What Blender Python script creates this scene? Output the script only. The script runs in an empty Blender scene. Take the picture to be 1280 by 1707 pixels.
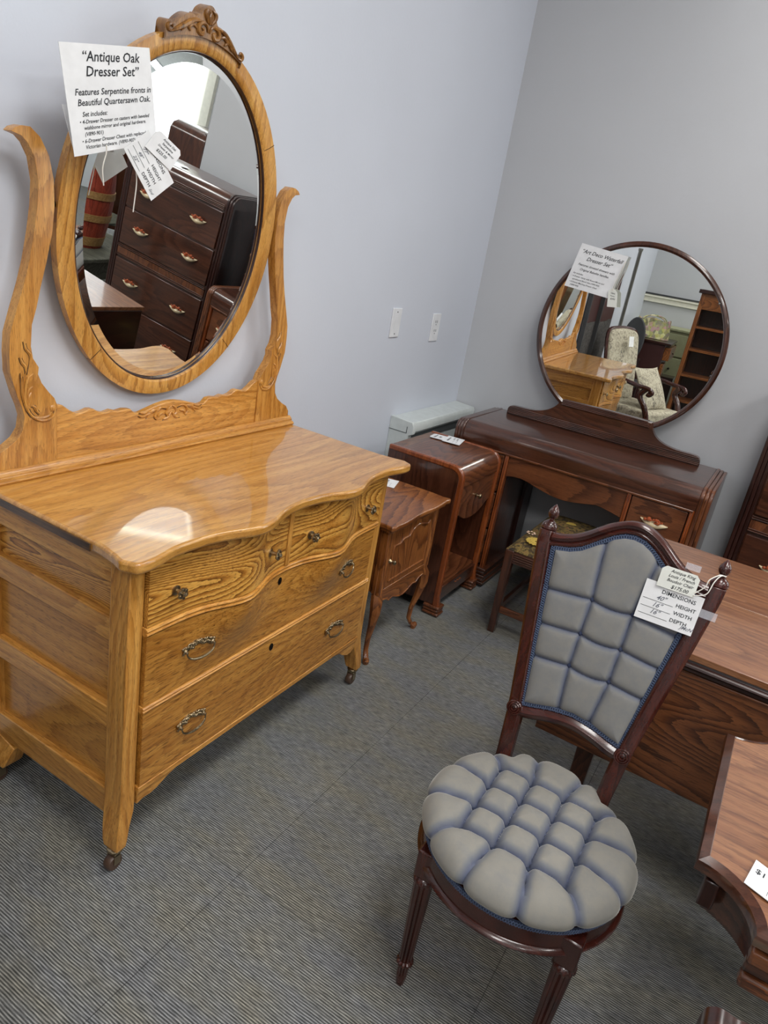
import bpy, bmesh, math, random
import numpy as np
from mathutils import Vector, Matrix

random.seed(7)
PI = math.pi
SC = bpy.context.scene
COL = SC.collection

# ------------------------------------------------------------------ camera
cam_d = bpy.data.cameras.new('camera')
cam = bpy.data.objects.new('camera', cam_d)
COL.objects.link(cam)
RIGHT = Vector((0.84409292, 0.51062713, 0.1636065))
DOWN = Vector((0.31837985, -0.2317872, -0.9191893))
FWD = Vector((-0.4314411, 0.82797019, -0.35822332))
m3 = Matrix((RIGHT, -DOWN, -FWD)).transposed()
cam.matrix_world = Matrix.Translation((1.5169, -3.5412865, 1.54)) @ m3.to_4x4()
cam_d.sensor_fit = 'VERTICAL'
cam_d.sensor_height = 36.0
cam_d.lens = 36.0 * 1193.645 / 1707.0
cam_d.clip_start = 0.02
SC.camera = cam

# ------------------------------------------------------------------ world (bright overcast sky seen through the window)
W = bpy.data.worlds.new('sky')
SC.world = W
W.use_nodes = True
W.node_tree.nodes['Background'].inputs[0].default_value = (0.86, 0.95, 1.0, 1)
W.node_tree.nodes['Background'].inputs[1].default_value = 2.2

# ------------------------------------------------------------------ lamps (ceiling panels) and daylight at the window
def area(name, loc, sx, sy, power, color=(1, 1, 1), rot=(0, 0, 0)):
    d = bpy.data.lights.new(name, 'AREA')
    d.shape = 'RECTANGLE'; d.size = sx; d.size_y = sy
    d.energy = power; d.color = color
    o = bpy.data.objects.new(name, d)
    o.location = loc; o.rotation_euler = rot
    COL.objects.link(o)
    return o
CEIL = 3.4
PANELS = [(1.9, -2.8, 25), (1.7, -0.95, 16), (3.7, -2.75, 28), (1.9, -5.2, 26), (3.7, -5.2, 26), (6.2, -2.75, 22), (3.9, 0.9, 22), (6.4, 1.2, 18)]
for (lx, ly, pw) in PANELS:
    area('ceiling_panel_lamp', (lx, ly, CEIL - 0.03), 0.58, 1.18, pw, (1.0, 0.985, 0.955))
area('window_daylight', (6.6, 2.9, 2.05), 2.6, 2.4, 190, (0.88, 0.95, 1.0), (math.radians(90), 0, 0))

SC.view_settings.view_transform = 'Standard'
SC.view_settings.look = 'None'
SC.view_settings.gamma = 1.0
SC.view_settings.use_curve_mapping = False
SC.view_settings.exposure = 0.70
SC.cycles.max_bounces = 8
SC.cycles.glossy_bounces = 6
SC.cycles.diffuse_bounces = 4
SC.cycles.use_denoising = True
SC.cycles.sample_clamp_indirect = 6.0

# ------------------------------------------------------------------ materials
def new_mat(name):
    m = bpy.data.materials.new(name)
    m.use_nodes = True
    nt = m.node_tree
    return m, nt, nt.nodes['Principled BSDF']

def N(nt, kind, **kw):
    n = nt.nodes.new(kind)
    for k, v in kw.items():
        if k.startswith('i_'):
            n.inputs[k[2:].replace('_', ' ')].default_value = v
        else:
            setattr(n, k, v)
    return n

def ramp(nt, stops):
    r = nt.nodes.new('ShaderNodeValToRGB')
    el = r.color_ramp.elements
    while len(el) > 1:
        el.remove(el[-1])
    el[0].position = stops[0][0]; el[0].color = (*stops[0][1], 1)
    for p, c in stops[1:]:
        e = el.new(p); e.color = (*c, 1)
    return r

def hexc(h):
    out = []
    for i in (0, 2, 4):
        c = int(h[i:i + 2], 16) / 255
        out.append(c / 12.92 if c <= .04045 else ((c + .055) / 1.055) ** 2.4)
    return tuple(out)

def plain(name, col, rough=.5, metal=0, bump=0, bscale=200, spec=.5, coat=0):
    m, nt, p = new_mat(name)
    L = nt.links.new
    p.inputs['Roughness'].default_value = rough
    p.inputs['Metallic'].default_value = metal
    p.inputs['Specular IOR Level'].default_value = spec
    p.inputs['Coat Weight'].default_value = coat
    tc = N(nt, 'ShaderNodeTexCoord')
    no = N(nt, 'ShaderNodeTexNoise', i_Scale=bscale * .12, i_Detail=3.0)
    L(tc.outputs['Object'], no.inputs['Vector'])
    r = ramp(nt, [(0.3, tuple(c * .93 for c in col)), (0.7, tuple(min(1, c * 1.05) for c in col))])
    L(no.outputs['Fac'], r.inputs[0]); L(r.outputs[0], p.inputs['Base Color'])
    if bump:
        n2 = N(nt, 'ShaderNodeTexNoise', i_Scale=float(bscale), i_Detail=2.0)
        L(tc.outputs['Object'], n2.inputs['Vector'])
        b = N(nt, 'ShaderNodeBump', i_Strength=bump, i_Distance=0.002)
        L(n2.outputs['Fac'], b.inputs['Height']); L(b.outputs[0], p.inputs['Normal'])
    return m

def wood(name, dark, mid, light, axis='y', fig=.6, rough=.32, freq=1.0, rings=9, coat=.25, pore=.5, seed=0.0, fine=1.0, cr=.1):
    """grain runs along axis; fig = strength of the cathedral figure, rings = how many growth lines it has"""
    m, nt, p = new_mat(name)
    L = nt.links.new
    tc = N(nt, 'ShaderNodeTexCoord')
    def mapped(al, ac):
        mp = N(nt, 'ShaderNodeMapping')
        mp.inputs['Scale'].default_value = {'x': (al, ac, ac), 'y': (ac, al, ac), 'z': (ac, ac, al)}[axis]
        mp.inputs['Location'].default_value = (seed, seed * 1.7, seed * .6)
        L(tc.outputs['Object'], mp.inputs['Vector'])
        return mp
    def noise(al, ac, det, ro, di=0.0):
        n = N(nt, 'ShaderNodeTexNoise', i_Scale=1.0, i_Detail=det, i_Roughness=ro, i_Distortion=di)
        L(mapped(al, ac).outputs[0], n.inputs['Vector'])
        return n
    def mth(op, a, b=None, c=None):
        n = N(nt, 'ShaderNodeMath', operation=op)
        for k, v in enumerate((a, b, c)):
            if v is None: continue
            if isinstance(v, (int, float)): n.inputs[k].default_value = float(v)
            else: L(v, n.inputs[k])
        return n.outputs[0]
    n1 = noise(1.0 * freq, 5.0 * freq, 1.0, .4)
    jit = noise(14.0, 160.0, 2.0, .6)
    ph = mth('MULTIPLY_ADD', n1.outputs['Fac'], float(rings * 2.2), mth('MULTIPLY', jit.outputs['Fac'], .55))
    saw = mth('FRACT', ph)
    ring = mth('POWER', saw, 2.2)          # slow rise, sharp edge: late wood line
    n2 = noise(38.0 * fine, 460.0 * fine, 2.0, .5)     # pores
    n3 = noise(2.0, 70.0 * fine, 5.0, .7)               # streaks
    n4 = noise(1.5, 4.0, 2.0, .5)                  # slow tone change
    r3 = ramp(nt, [(0.28, tuple(lerp_(a, b, .45) for a, b in zip(dark, mid))), (0.45, mid), (.68, light)])
    L(n3.outputs['Fac'], r3.inputs[0])
    r1 = ramp(nt, [(0.0, light), (.4, mid), (.72, tuple(lerp_(a, b, .35) for a, b in zip(dark, mid))), (1.0, dark)])
    L(ring, r1.inputs[0])
    mx = N(nt, 'ShaderNodeMixRGB', blend_type='MIX'); mx.inputs[0].default_value = fig
    L(r3.outputs[0], mx.inputs[1]); L(r1.outputs[0], mx.inputs[2])
    r2 = ramp(nt, [(0.33, (1 - pore, 1 - pore * 1.08, 1 - pore * 1.15)), (.46, (1, 1, 1)), (1, (1.05, 1.05, 1.05))])
    L(n2.outputs['Fac'], r2.inputs[0])
    mm = N(nt, 'ShaderNodeMixRGB', blend_type='MULTIPLY'); mm.inputs[0].default_value = 1.0
    L(mx.outputs[0], mm.inputs[1]); L(r2.outputs[0], mm.inputs[2])
    r4 = ramp(nt, [(.3, (.86, .84, .82)), (.7, (1.08, 1.08, 1.08))]); L(n4.outputs['Fac'], r4.inputs[0])
    m4 = N(nt, 'ShaderNodeMixRGB', blend_type='MULTIPLY'); m4.inputs[0].default_value = 1.0
    L(mm.outputs[0], m4.inputs[1]); L(r4.outputs[0], m4.inputs[2])
    L(m4.outputs[0], p.inputs['Base Color'])
    p.inputs['Roughness'].default_value = rough
    p.inputs['Coat Weight'].default_value = coat
    p.inputs['Coat Roughness'].default_value = cr
    bp = N(nt, 'ShaderNodeBump', i_Strength=.2, i_Distance=0.0005)
    L(n2.outputs['Fac'], bp.inputs['Height']); L(bp.outputs[0], p.inputs['Normal'])
    return m
def lerp_(a, b, t): return a + (b - a) * t

OD, OM, OL = hexc('7A4A1A'), hexc('BC7F34'), hexc('DBA455')
M = {}
for ax in 'xyz':
    M['oak_' + ax] = wood('oak_' + ax, OD, OM, OL, ax, .3, rings=9, seed=1.3, pore=.36, fine=1.25)
M['oak_top'] = wood('oak_top', hexc('8A5A22'), hexc('BE8336'), hexc('D9A455'), 'y', .35, rough=.34, rings=7, coat=1.0, pore=.3, cr=.045)
M['oak_fig'] = wood('oak_figured', hexc('6A3C12'), hexc('B87B30'), hexc('DDA650'), 'y', .9, rings=16, freq=1.3, seed=4.1)
M['oak_dr'] = wood('oak_drawer', hexc('6F4316'), hexc('B0742C'), hexc('D09745'), 'y', .3, rings=12, seed=6.2, pore=.6)
M['oak_panel'] = wood('oak_panel', hexc('855020'), hexc('B67C34'), hexc('CF9646'), 'x', .35, rings=8, seed=2.2)
M['oak_fig_x'] = wood('oak_figured_side', hexc('6A3C12'), hexc('B37830'), hexc('D79F4C'), 'x', .85, rings=18, freq=1.6, seed=3.3)
M['oak_carved2'] = wood('oak_worn_edge', hexc('20140C'), hexc('4A3320'), hexc('6E5030'), 'x', .4, rings=9)  # worn slab edge, frame joints, and painted shade lines beside the carving
M['oak_pale'] = wood('oak_pale', hexc('8A5A2C'), hexc('C08E52'), hexc('DDB07A'), 'y', .5, rings=7)
for ax in 'xyz':
    M['mah_' + ax] = wood('mahogany_' + ax, hexc('1C0D08'), hexc('402114'), hexc('5A3322'), ax, .4, rough=.28, rings=8, coat=.8, pore=.35)
    M['wal_' + ax] = wood('walnut_' + ax, hexc('28120A'), hexc('5F3520'), hexc('7C4A2C'), ax, .55, rough=.3, rings=10, coat=.5, pore=.35, seed=3.0)
    M['ora_' + ax] = wood('orange_wood_' + ax, hexc('431B0C'), hexc('80401F'), hexc('A05629'), ax, .3, rough=.25, rings=6, coat=.5, pore=.25, seed=5.0)
    M['med_' + ax] = wood('medium_brown_' + ax, hexc('38190B'), hexc('7A451F'), hexc('9A6030'), ax, .6, rough=.35, rings=9, coat=.35, pore=.4, seed=2.0)
    M['tbl_' + ax] = wood('table_wood_' + ax, hexc('4A2A18'), hexc('7A4C30'), hexc('956744'), ax, .4, rough=.4, rings=8, coat=.7, pore=.35, seed=8.0)
    M['drk_' + ax] = wood('dark_wood_' + ax, hexc('120807'), hexc('2B1410'), hexc('3D1E17'), ax, .4, rough=.3, rings=8, coat=.35, pore=.3)
    M['chr_' + ax] = wood('chair_wood_' + ax, hexc('160807'), hexc('381610'), hexc('50231A'), ax, .3, rough=.26, rings=6, coat=.5, pore=.25)
M['tbl_leaf'] = wood('table_leaf_wood', hexc('23100A'), hexc('5A321B'), hexc('7A4A2A'), 'x', .7, rough=.32, rings=12, coat=.4, pore=.45, seed=9.0)
M['brass'] = plain('antique_brass', hexc('A8977A'), .28, 1.0, .3, 300)
M['iron'] = plain('dark_iron', hexc('3A332C'), .4, .9)
M['wheel'] = plain('caster_wheel_wood', hexc('4E3A2E'), .4)
M['keyhole'] = plain('keyhole_black', hexc('1A1310'), .5, .6)
M['paper'] = plain('white_card', hexc('E9EAEC'), .6)
M['paper_b'] = plain('cream_card', hexc('E4E6DF'), .6)
M['ink'] = plain('printed_ink', hexc('22242A'), .7)
M['pencil'] = plain('pencil_ink', hexc('6B6E78'), .7)
M['string'] = plain('white_string', hexc('E6E2DA'), .8)
M['plate'] = plain('white_wall_plate', hexc('E2E4E8'), .35)
M['slot'] = plain('socket_slot', hexc('3A3B3E'), .6)
M['heater'] = plain('heater_enamel', hexc('C9D0CF'), .35)
M['heater_d'] = plain('heater_gap', hexc('4A4F50'), .6)
M['bake'] = plain('bakelite_cream', hexc('D9C6A0'), .25, coat=.5)
M['bake_o'] = plain('bakelite_orange', hexc('A6512E'), .3, coat=.5)
M['frame_w'] = plain('window_paint', hexc('E6E4D6'), .4)
M['ceiling'] = plain('ceiling_paint', hexc('DCDDDC'), .8)
M['green'] = plain('green_paint', hexc('A6A883'), .5)
M['steel'] = plain('grey_metal', hexc('8E8D88'), .35, .8)
M['barrel'] = wood('barrel_red', hexc('5E1F14'), hexc('9A3A26'), hexc('B4513A'), 'z', .4, rough=.5, coat=0)
M['hoop'] = wood('barrel_hoop', hexc('7A552C'), hexc('A67C48'), hexc('C09A62'), 'x', .3, rough=.6, coat=0)
M['cart'] = wood('cart_wood', hexc('2E302A'), hexc('55574C'), hexc('6F7062'), 'x', .5, rough=.7, coat=0)

def tape_mat():
    m, nt, p = new_mat('clear_tape')
    p.inputs['Base Color'].default_value = (.85, .87, .95, 1)
    p.inputs['Roughness'].default_value = .15
    p.inputs['Alpha'].default_value = .22
    return m
M['tape'] = tape_mat()

def mirror_mat(name, tint):
    m, nt, p = new_mat(name)
    p.inputs['Base Color'].default_value = (*tint, 1)
    p.inputs['Metallic'].default_value = 1
    p.inputs['Roughness'].default_value = .0
    return m
M['mirror'] = mirror_mat('mirror_silver', (.90, .92, .91))
M['mirror_old'] = mirror_mat('mirror_aged', (.88, .89, .86))

def wall_mat(name, col):
    m, nt, p = new_mat(name); L = nt.links.new
    tc = N(nt, 'ShaderNodeTexCoord')
    n1 = N(nt, 'ShaderNodeTexNoise', i_Scale=1.3, i_Detail=3.0)
    L(tc.outputs['Object'], n1.inputs['Vector'])
    r = ramp(nt, [(.3, tuple(c * .97 for c in col)), (.7, tuple(c * 1.03 for c in col))])
    L(n1.outputs['Fac'], r.inputs[0]); L(r.outputs[0], p.inputs['Base Color'])
    n2 = N(nt, 'ShaderNodeTexNoise', i_Scale=90.0, i_Detail=3.0)
    L(tc.outputs['Object'], n2.inputs['Vector'])
    b = N(nt, 'ShaderNodeBump', i_Strength=.12, i_Distance=.002)
    L(n2.outputs['Fac'], b.inputs['Height']); L(b.outputs[0], p.inputs['Normal'])
    p.inputs['Roughness'].default_value = .5
    return m
M['wall'] = wall_mat('wall_paint_blue_grey', hexc('CED3DE'))
M['wall2'] = wall_mat('wall_paint_grey', hexc('BEC0C4'))

def carpet_mat():
    m, nt, p = new_mat('ribbed_carpet'); L = nt.links.new
    g = N(nt, 'ShaderNodeNewGeometry')
    sep = N(nt, 'ShaderNodeSeparateXYZ'); L(g.outputs['Position'], sep.inputs[0])
    wob = N(nt, 'ShaderNodeTexNoise', i_Scale=18.0, i_Detail=2.0); L(g.outputs['Position'], wob.inputs['Vector'])
    w2 = N(nt, 'ShaderNodeMath', operation='MULTIPLY'); w2.inputs[1].default_value = .0035; L(wob.outputs['Fac'], w2.inputs[0])
    ad = N(nt, 'ShaderNodeMath', operation='ADD'); L(sep.outputs['Y'], ad.inputs[0]); L(w2.outputs[0], ad.inputs[1])
    mu = N(nt, 'ShaderNodeMath', operation='MULTIPLY'); mu.inputs[1].default_value = 2 * PI / .0058; L(ad.outputs[0], mu.inputs[0])
    si = N(nt, 'ShaderNodeMath', operation='SINE'); L(mu.outputs[0], si.inputs[0])
    nr = N(nt, 'ShaderNodeMath', operation='MULTIPLY_ADD'); nr.inputs[1].default_value = .5; nr.inputs[2].default_value = .5; L(si.outputs[0], nr.inputs[0])
    # broken yarn along the rib
    mp = N(nt, 'ShaderNodeMapping'); mp.inputs['Scale'].default_value = (35, 260, 1); L(g.outputs['Position'], mp.inputs['Vector'])
    yn = N(nt, 'ShaderNodeTexNoise', i_Scale=1.0, i_Detail=3.0); L(mp.outputs[0], yn.inputs['Vector'])
    sp = N(nt, 'ShaderNodeTexNoise', i_Scale=500.0, i_Detail=2.0); L(g.outputs['Position'], sp.inputs['Vector'])
    r1 = ramp(nt, [(.15, hexc('3C3D3B')), (.6, hexc('727270')), (.95, hexc('A8A8A2'))])
    mixv = N(nt, 'ShaderNodeMath', operation='MULTIPLY_ADD'); mixv.inputs[1].default_value = .62
    ysub = N(nt, 'ShaderNodeMath', operation='MULTIPLY_ADD'); ysub.inputs[1].default_value = .9; ysub.inputs[2].default_value = -.27; L(yn.outputs['Fac'], ysub.inputs[0])
    L(nr.outputs[0], mixv.inputs[0]); L(ysub.outputs[0], mixv.inputs[2])
    sadd = N(nt, 'ShaderNodeMath', operation='MULTIPLY_ADD'); sadd.inputs[1].default_value = .35; L(sp.outputs['Fac'], sadd.inputs[0])
    L(mixv.outputs[0], sadd.inputs[2])
    ssub = N(nt, 'ShaderNodeMath', operation='SUBTRACT'); ssub.inputs[1].default_value = .14; L(sadd.outputs[0], ssub.inputs[0])
    L(ssub.outputs[0], r1.inputs[0])
    # patches of ochre and blue grey, stretched along the ribs
    mp2 = N(nt, 'ShaderNodeMapping'); mp2.inputs['Scale'].default_value = (5, 11, 1); L(g.outputs['Position'], mp2.inputs['Vector'])
    pn = N(nt, 'ShaderNodeTexNoise', i_Scale=1.0, i_Detail=2.0); L(mp2.outputs[0], pn.inputs['Vector'])
    r2 = ramp(nt, [(.36, (.96, .98, 1.07)), (.5, (1, 1, 1)), (.64, (1.05, 1.01, .92))])
    L(pn.outputs['Fac'], r2.inputs[0])
    mm = N(nt, 'ShaderNodeMixRGB', blend_type='MULTIPLY'); mm.inputs[0].default_value = 1
    L(r1.outputs[0], mm.inputs[1]); L(r2.outputs[0], mm.inputs[2]); L(mm.outputs[0], p.inputs['Base Color'])
    p.inputs['Roughness'].default_value = .95
    p.inputs['Specular IOR Level'].default_value = .15
    b = N(nt, 'ShaderNodeBump', i_Strength=.5, i_Distance=.002); L(ssub.outputs[0], b.inputs['Height']); L(b.outputs[0], p.inputs['Normal'])
    return m
M['carpet'] = carpet_mat()

def velvet_mat():
    m, nt, p = new_mat('blue_grey_velvet'); L = nt.links.new
    at = N(nt, 'ShaderNodeAttribute'); at.attribute_name = 'nap'
    tc = N(nt, 'ShaderNodeTexCoord')
    n = N(nt, 'ShaderNodeTexNoise', i_Scale=34.0, i_Detail=8.0, i_Roughness=.7); L(tc.outputs['Object'], n.inputs['Vector'])
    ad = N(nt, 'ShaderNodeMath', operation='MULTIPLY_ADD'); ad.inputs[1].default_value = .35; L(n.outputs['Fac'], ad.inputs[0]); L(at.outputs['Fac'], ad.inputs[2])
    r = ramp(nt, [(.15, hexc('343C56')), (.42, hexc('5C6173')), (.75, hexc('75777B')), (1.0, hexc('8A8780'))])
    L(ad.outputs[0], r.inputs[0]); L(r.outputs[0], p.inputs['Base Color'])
    p.inputs['Roughness'].default_value = .9
    p.inputs['Specular IOR Level'].default_value = .1
    p.inputs['Sheen Weight'].default_value = .55
    p.inputs['Sheen Roughness'].default_value = .35
    p.inputs['Sheen Tint'].default_value = (.85, .84, .78, 1)
    n2 = N(nt, 'ShaderNodeTexNoise', i_Scale=900.0, i_Detail=1.0); L(tc.outputs['Object'], n2.inputs['Vector'])
    b = N(nt, 'ShaderNodeBump', i_Strength=.15, i_Distance=.001); L(n2.outputs['Fac'], b.inputs['Height']); L(b.outputs[0], p.inputs['Normal'])
    return m
M['velvet'] = velvet_mat()
M['gimp'] = plain('blue_gimp_braid', hexc('252E44'), .8)
M['gimp_l'] = plain('light_blue_braid_cord', hexc('4B5873'), .8)

def pattern_mat(name, stops, scale, detail=3.0, rough=.85, vor=False, dist=0.0):
    m, nt, p = new_mat(name); L = nt.links.new
    tc = N(nt, 'ShaderNodeTexCoord')
    n = N(nt, 'ShaderNodeTexNoise', i_Scale=float(scale), i_Detail=detail, i_Distortion=dist, i_Roughness=.65)
    L(tc.outputs['Object'], n.inputs['Vector'])
    r = ramp(nt, stops); L(n.outputs['Fac'], r.inputs[0])
    if vor:
        v = N(nt, 'ShaderNodeTexVoronoi', i_Scale=float(scale) * 1.2); L(tc.outputs['Object'], v.inputs['Vector'])
        r2 = ramp(nt, stops); sh = N(nt, 'ShaderNodeSeparateColor'); L(v.outputs['Color'], sh.inputs[0]); L(sh.outputs[0], r2.inputs[0])
        mx = N(nt, 'ShaderNodeMixRGB'); mx.inputs[0].default_value = .6
        L(r.outputs[0], mx.inputs[1]); L(r2.outputs[0], mx.inputs[2]); L(mx.outputs[0], p.inputs['Base Color'])
    else:
        L(r.outputs[0], p.inputs['Base Color'])
    p.inputs['Roughness'].default_value = rough
    return m
M['tapestry'] = pattern_mat('tapestry', [(.3, hexc('5F5B57')), (.45, hexc('A79F8C')), (.6, hexc('C9C2AC')), (.75, hexc('8A7F78'))], 28, dist=1.5)
M['floralbag'] = pattern_mat('floral_print', [(.2, hexc('3D2A5A')), (.4, hexc('E2E07A')), (.55, hexc('F0EEC4')), (.7, hexc('C86FA8')), (.85, hexc('5A7A4A'))], 22, vor=True)
M['needle'] = pattern_mat('needlepoint_dark', [(.36, hexc('241A10')), (.48, hexc('4A3A1C')), (.58, hexc('7E6A34')), (.66, hexc('6E3C2C')), (.76, hexc('302414'))], 42, dist=1.0)
M['needle_y'] = plain('needlepoint_yellow', hexc('BFA24A'), .9)
M['needle_p'] = plain('needlepoint_pink', hexc('D8B8A0'), .9)
M['granite'] = pattern_mat('speckled_dark', [(.35, hexc('1D1B1A')), (.6, hexc('4C4846')), (.8, hexc('8A8580'))], 60)
M['darkred'] = plain('dark_red_paint', hexc('3A1614'), .5)
M['ornament'] = plain('carved_motif', hexc('8C7F70'), .4)
M['cloth_doll'] = plain('pale_cloth', hexc('D8CFC0'), .9)
M['cloth_y'] = plain('yellow_cloth', hexc('E3DE9A'), .9)
M['orange_tag'] = plain('orange_tag', hexc('D9822E'), .6)

# ------------------------------------------------------------------ mesh helpers
class MB:
    def __init__(s):
        s.v = []; s.f = []
    def add(s, vs, fs):
        o = len(s.v)
        s.v += [tuple(map(float, p)) for p in vs]
        s.f += [tuple(i + o for i in f) for f in fs]
        return s
    def box(s, x0, x1, y0, y1, z0, z1):
        vs = [(x, y, z) for x in (x0, x1) for y in (y0, y1) for z in (z0, z1)]
        return s.add(vs, [(0, 1, 3, 2), (4, 6, 7, 5), (0, 4, 5, 1), (2, 3, 7, 6), (0, 2, 6, 4), (1, 5, 7, 3)])
    def prism(s, pts, axis, a, b):
        """outline pts (2D) extruded along axis from a to b. axis x: pts=(y,z); y: (x,z); z: (x,y)"""
        def P(p, t):
            return {'x': (t, p[0], p[1]), 'y': (p[0], t, p[1]), 'z': (p[0], p[1], t)}[axis]
        n = len(pts)
        vs = [P(p, a) for p in pts] + [P(p, b) for p in pts]
        fs = [tuple(range(n)), tuple(range(2 * n - 1, n - 1, -1))]
        fs += [(i, (i + 1) % n, (i + 1) % n + n, i + n) for i in range(n)]
        return s.add(vs, fs)
    def strip(s, A, B, axis, a, b):
        """solid between two equally long 2D polylines A and B, extruded along axis (quads)"""
        def P(p, t):
            return {'x': (t, p[0], p[1]), 'y': (p[0], t, p[1]), 'z': (p[0], p[1], t)}[axis]
        n = len(A)
        vs = [P(p, a) for p in A] + [P(p, a) for p in B] + [P(p, b) for p in A] + [P(p, b) for p in B]
        fs = []
        for i in range(n - 1):
            fs += [(i, i + 1, n + i + 1, n + i), (2 * n + i, 3 * n + i, 3 * n + i + 1, 2 * n + i + 1),
                   (i, 2 * n + i, 2 * n + i + 1, i + 1), (n + i, n + i + 1, 3 * n + i + 1, 3 * n + i)]
        fs += [(0, n, 3 * n, 2 * n), (n - 1, 3 * n - 1, 4 * n - 1, 2 * n - 1)]
        return s.add(vs, fs)
    def loft(s, rings, cap=True, closed=True):
        n = len(rings[0]); vs = [p for r in rings for p in r]; fs = []
        for k in range(len(rings) - 1):
            for i in range(n if closed else n - 1):
                j = (i + 1) % n
                fs.append((k * n + i, k * n + j, (k + 1) * n + j, (k + 1) * n + i))
        if cap and closed:
            fs.append(tuple(range(n))); fs.append(tuple(range(len(vs) - 1, len(vs) - 1 - n, -1)))
        return s.add(vs, fs)
    def tube(s, path, r, n=8, closed=False):
        P = [Vector(p) for p in path]; K = len(P)
        rr = r if isinstance(r, (list, tuple)) else [r] * K
        rings = []; prev = None
        for i, p in enumerate(P):
            if closed:
                t = (P[(i + 1) % K] - P[i - 1])
            else:
                t = P[min(i + 1, K - 1)] - P[max(i - 1, 0)]
            t.normalize()
            if prev is None:
                a = t.orthogonal().normalized()
            else:
                a = (prev - t * prev.dot(t)).normalized()
            prev = a; b = t.cross(a)
            rings.append([p + (a * math.cos(2 * PI * j / n) + b * math.sin(2 * PI * j / n)) * rr[i] for j in range(n)])
        if closed:
            rings.append(rings[0])
        return s.loft(rings, cap=not closed)
    def lathe(s, prof, c=(0, 0, 0), n=20, axis='z', flute=0, fd=0.0):
        """prof: list of (r, h)"""
        rings = []
        for k, (r, h) in enumerate(prof):
            ring = []
            for j in range(n):
                a = 2 * PI * j / n
                rr = r
                if flute and r > .002:
                    rr = r - fd * max(0, math.cos(a * flute)) * (1 if 2 < k < len(prof) - 3 else 0)
                u, w = rr * math.cos(a), rr * math.sin(a)
                p = {'z': (u, w, h), 'x': (h, u, w), 'y': (u, h, w)}[axis]
                ring.append((p[0] + c[0], p[1] + c[1], p[2] + c[2]))
            rings.append(ring)
        return s.loft(rings)
    def ball(s, c, r, n=8, sc=(1, 1, 1)):
        prof = []
        rings = []
        for i in range(n // 2 + 1):
            th = PI * i / (n // 2)
            rr, h = max(1e-4, math.sin(th)) * r, -math.cos(th) * r
            rings.append([(c[0] + rr * math.cos(2 * PI * j / n) * sc[0], c[1] + rr * math.sin(2 * PI * j / n) * sc[1], c[2] + h * sc[2]) for j in range(n)])
        return s.loft(rings)
    def grid(s, fn, nu, nv, thick=None):
        vs = [fn(i / nu, j / nv) for i in range(nu + 1) for j in range(nv + 1)]
        fs = [(i * (nv + 1) + j, (i + 1) * (nv + 1) + j, (i + 1) * (nv + 1) + j + 1, i * (nv + 1) + j + 1) for i in range(nu) for j in range(nv)]
        return s.add(vs, fs)
    def xform(s, mat):
        s.v = [tuple(mat @ Vector(p)) for p in s.v]
        return s
    def mesh(s, name, mat, smooth=True, off=(0, 0, 0), ang=38, fixn=True):
        me = bpy.data.meshes.new(name)
        vs = [(p[0] - off[0], p[1] - off[1], p[2] - off[2]) for p in s.v]
        me.from_pydata(vs, [], s.f)
        if fixn:
            bm = bmesh.new(); bm.from_mesh(me)
            bmesh.ops.recalc_face_normals(bm, faces=bm.faces)
            bm.to_mesh(me); bm.free()
        if smooth:
            me.polygons.foreach_set('use_smooth', [True] * len(me.polygons))
            me.set_sharp_from_angle(angle=math.radians(ang))
        me.materials.append(M[mat] if isinstance(mat, str) else mat)
        return me
    def build(s, name, mat, parent=None, bev=0, smooth=True, off=(0, 0, 0), seg=2, **props):
        o = bpy.data.objects.new(name, s.mesh(name, mat, smooth, off))
        COL.objects.link(o)
        if parent is not None:
            o.parent = parent
        if bev:
            b = o.modifiers.new('edge', 'BEVEL'); b.width = bev; b.segments = seg; b.limit_method = 'ANGLE'; b.angle_limit = math.radians(40)
            b.harden_normals = False
        for k, v in props.items():
            o[k] = v
        return o

def thing(name, label, cat, loc=(0, 0, 0), rot=0, group=None):
    o = bpy.data.objects.new(name, None)
    o.empty_display_size = .1
    o.location = loc; o.rotation_euler = (0, 0, rot)
    COL.objects.link(o)
    o['label'] = label; o['category'] = cat
    if group: o['group'] = group
    return o
def tag(o, label, cat, group=None):
    o['label'] = label; o['category'] = cat
    if group: o['group'] = group
    return o
def struct(o):
    o['kind'] = 'structure'
    return o
def inst(src, parent, loc=None, rot=None):
    c = src.copy(); COL.objects.link(c); c.parent = parent
    if loc is not None: c.location = loc
    if rot is not None: c.rotation_euler = rot
    return c
def ibox(name, x0, x1, y0, y1, z0, z1, mat, parent=None, bev=.002, **kw):
    return MB().box(x0, x1, y0, y1, z0, z1).build(name, mat, parent, bev=bev, **kw)
def smooth(t):
    t = max(0.0, min(1.0, t)); return t * t * (3 - 2 * t)
def lerp(a, b, t): return a + (b - a) * t
def cr(pts, n=6, closed=False):
    """Catmull-Rom resample"""
    P = [np.array(p, float) for p in pts]; K = len(P); out = []
    for i in range(K if closed else K - 1):
        p0 = P[i - 1] if (closed or i > 0) else 2 * P[0] - P[1]
        p1 = P[i]; p2 = P[(i + 1) % K]
        p3 = P[(i + 2) % K] if (closed or i + 2 < K) else 2 * P[-1] - P[-2]
        for k in range(n):
            t = k / n
            out.append(tuple(.5 * ((2 * p1) + (p2 - p0) * t + (2 * p0 - 5 * p1 + 4 * p2 - p3) * t * t + (3 * p1 - p0 - 3 * p2 + p3) * t ** 3)))
    if not closed: out.append(tuple(P[-1]))
    return out

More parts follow.
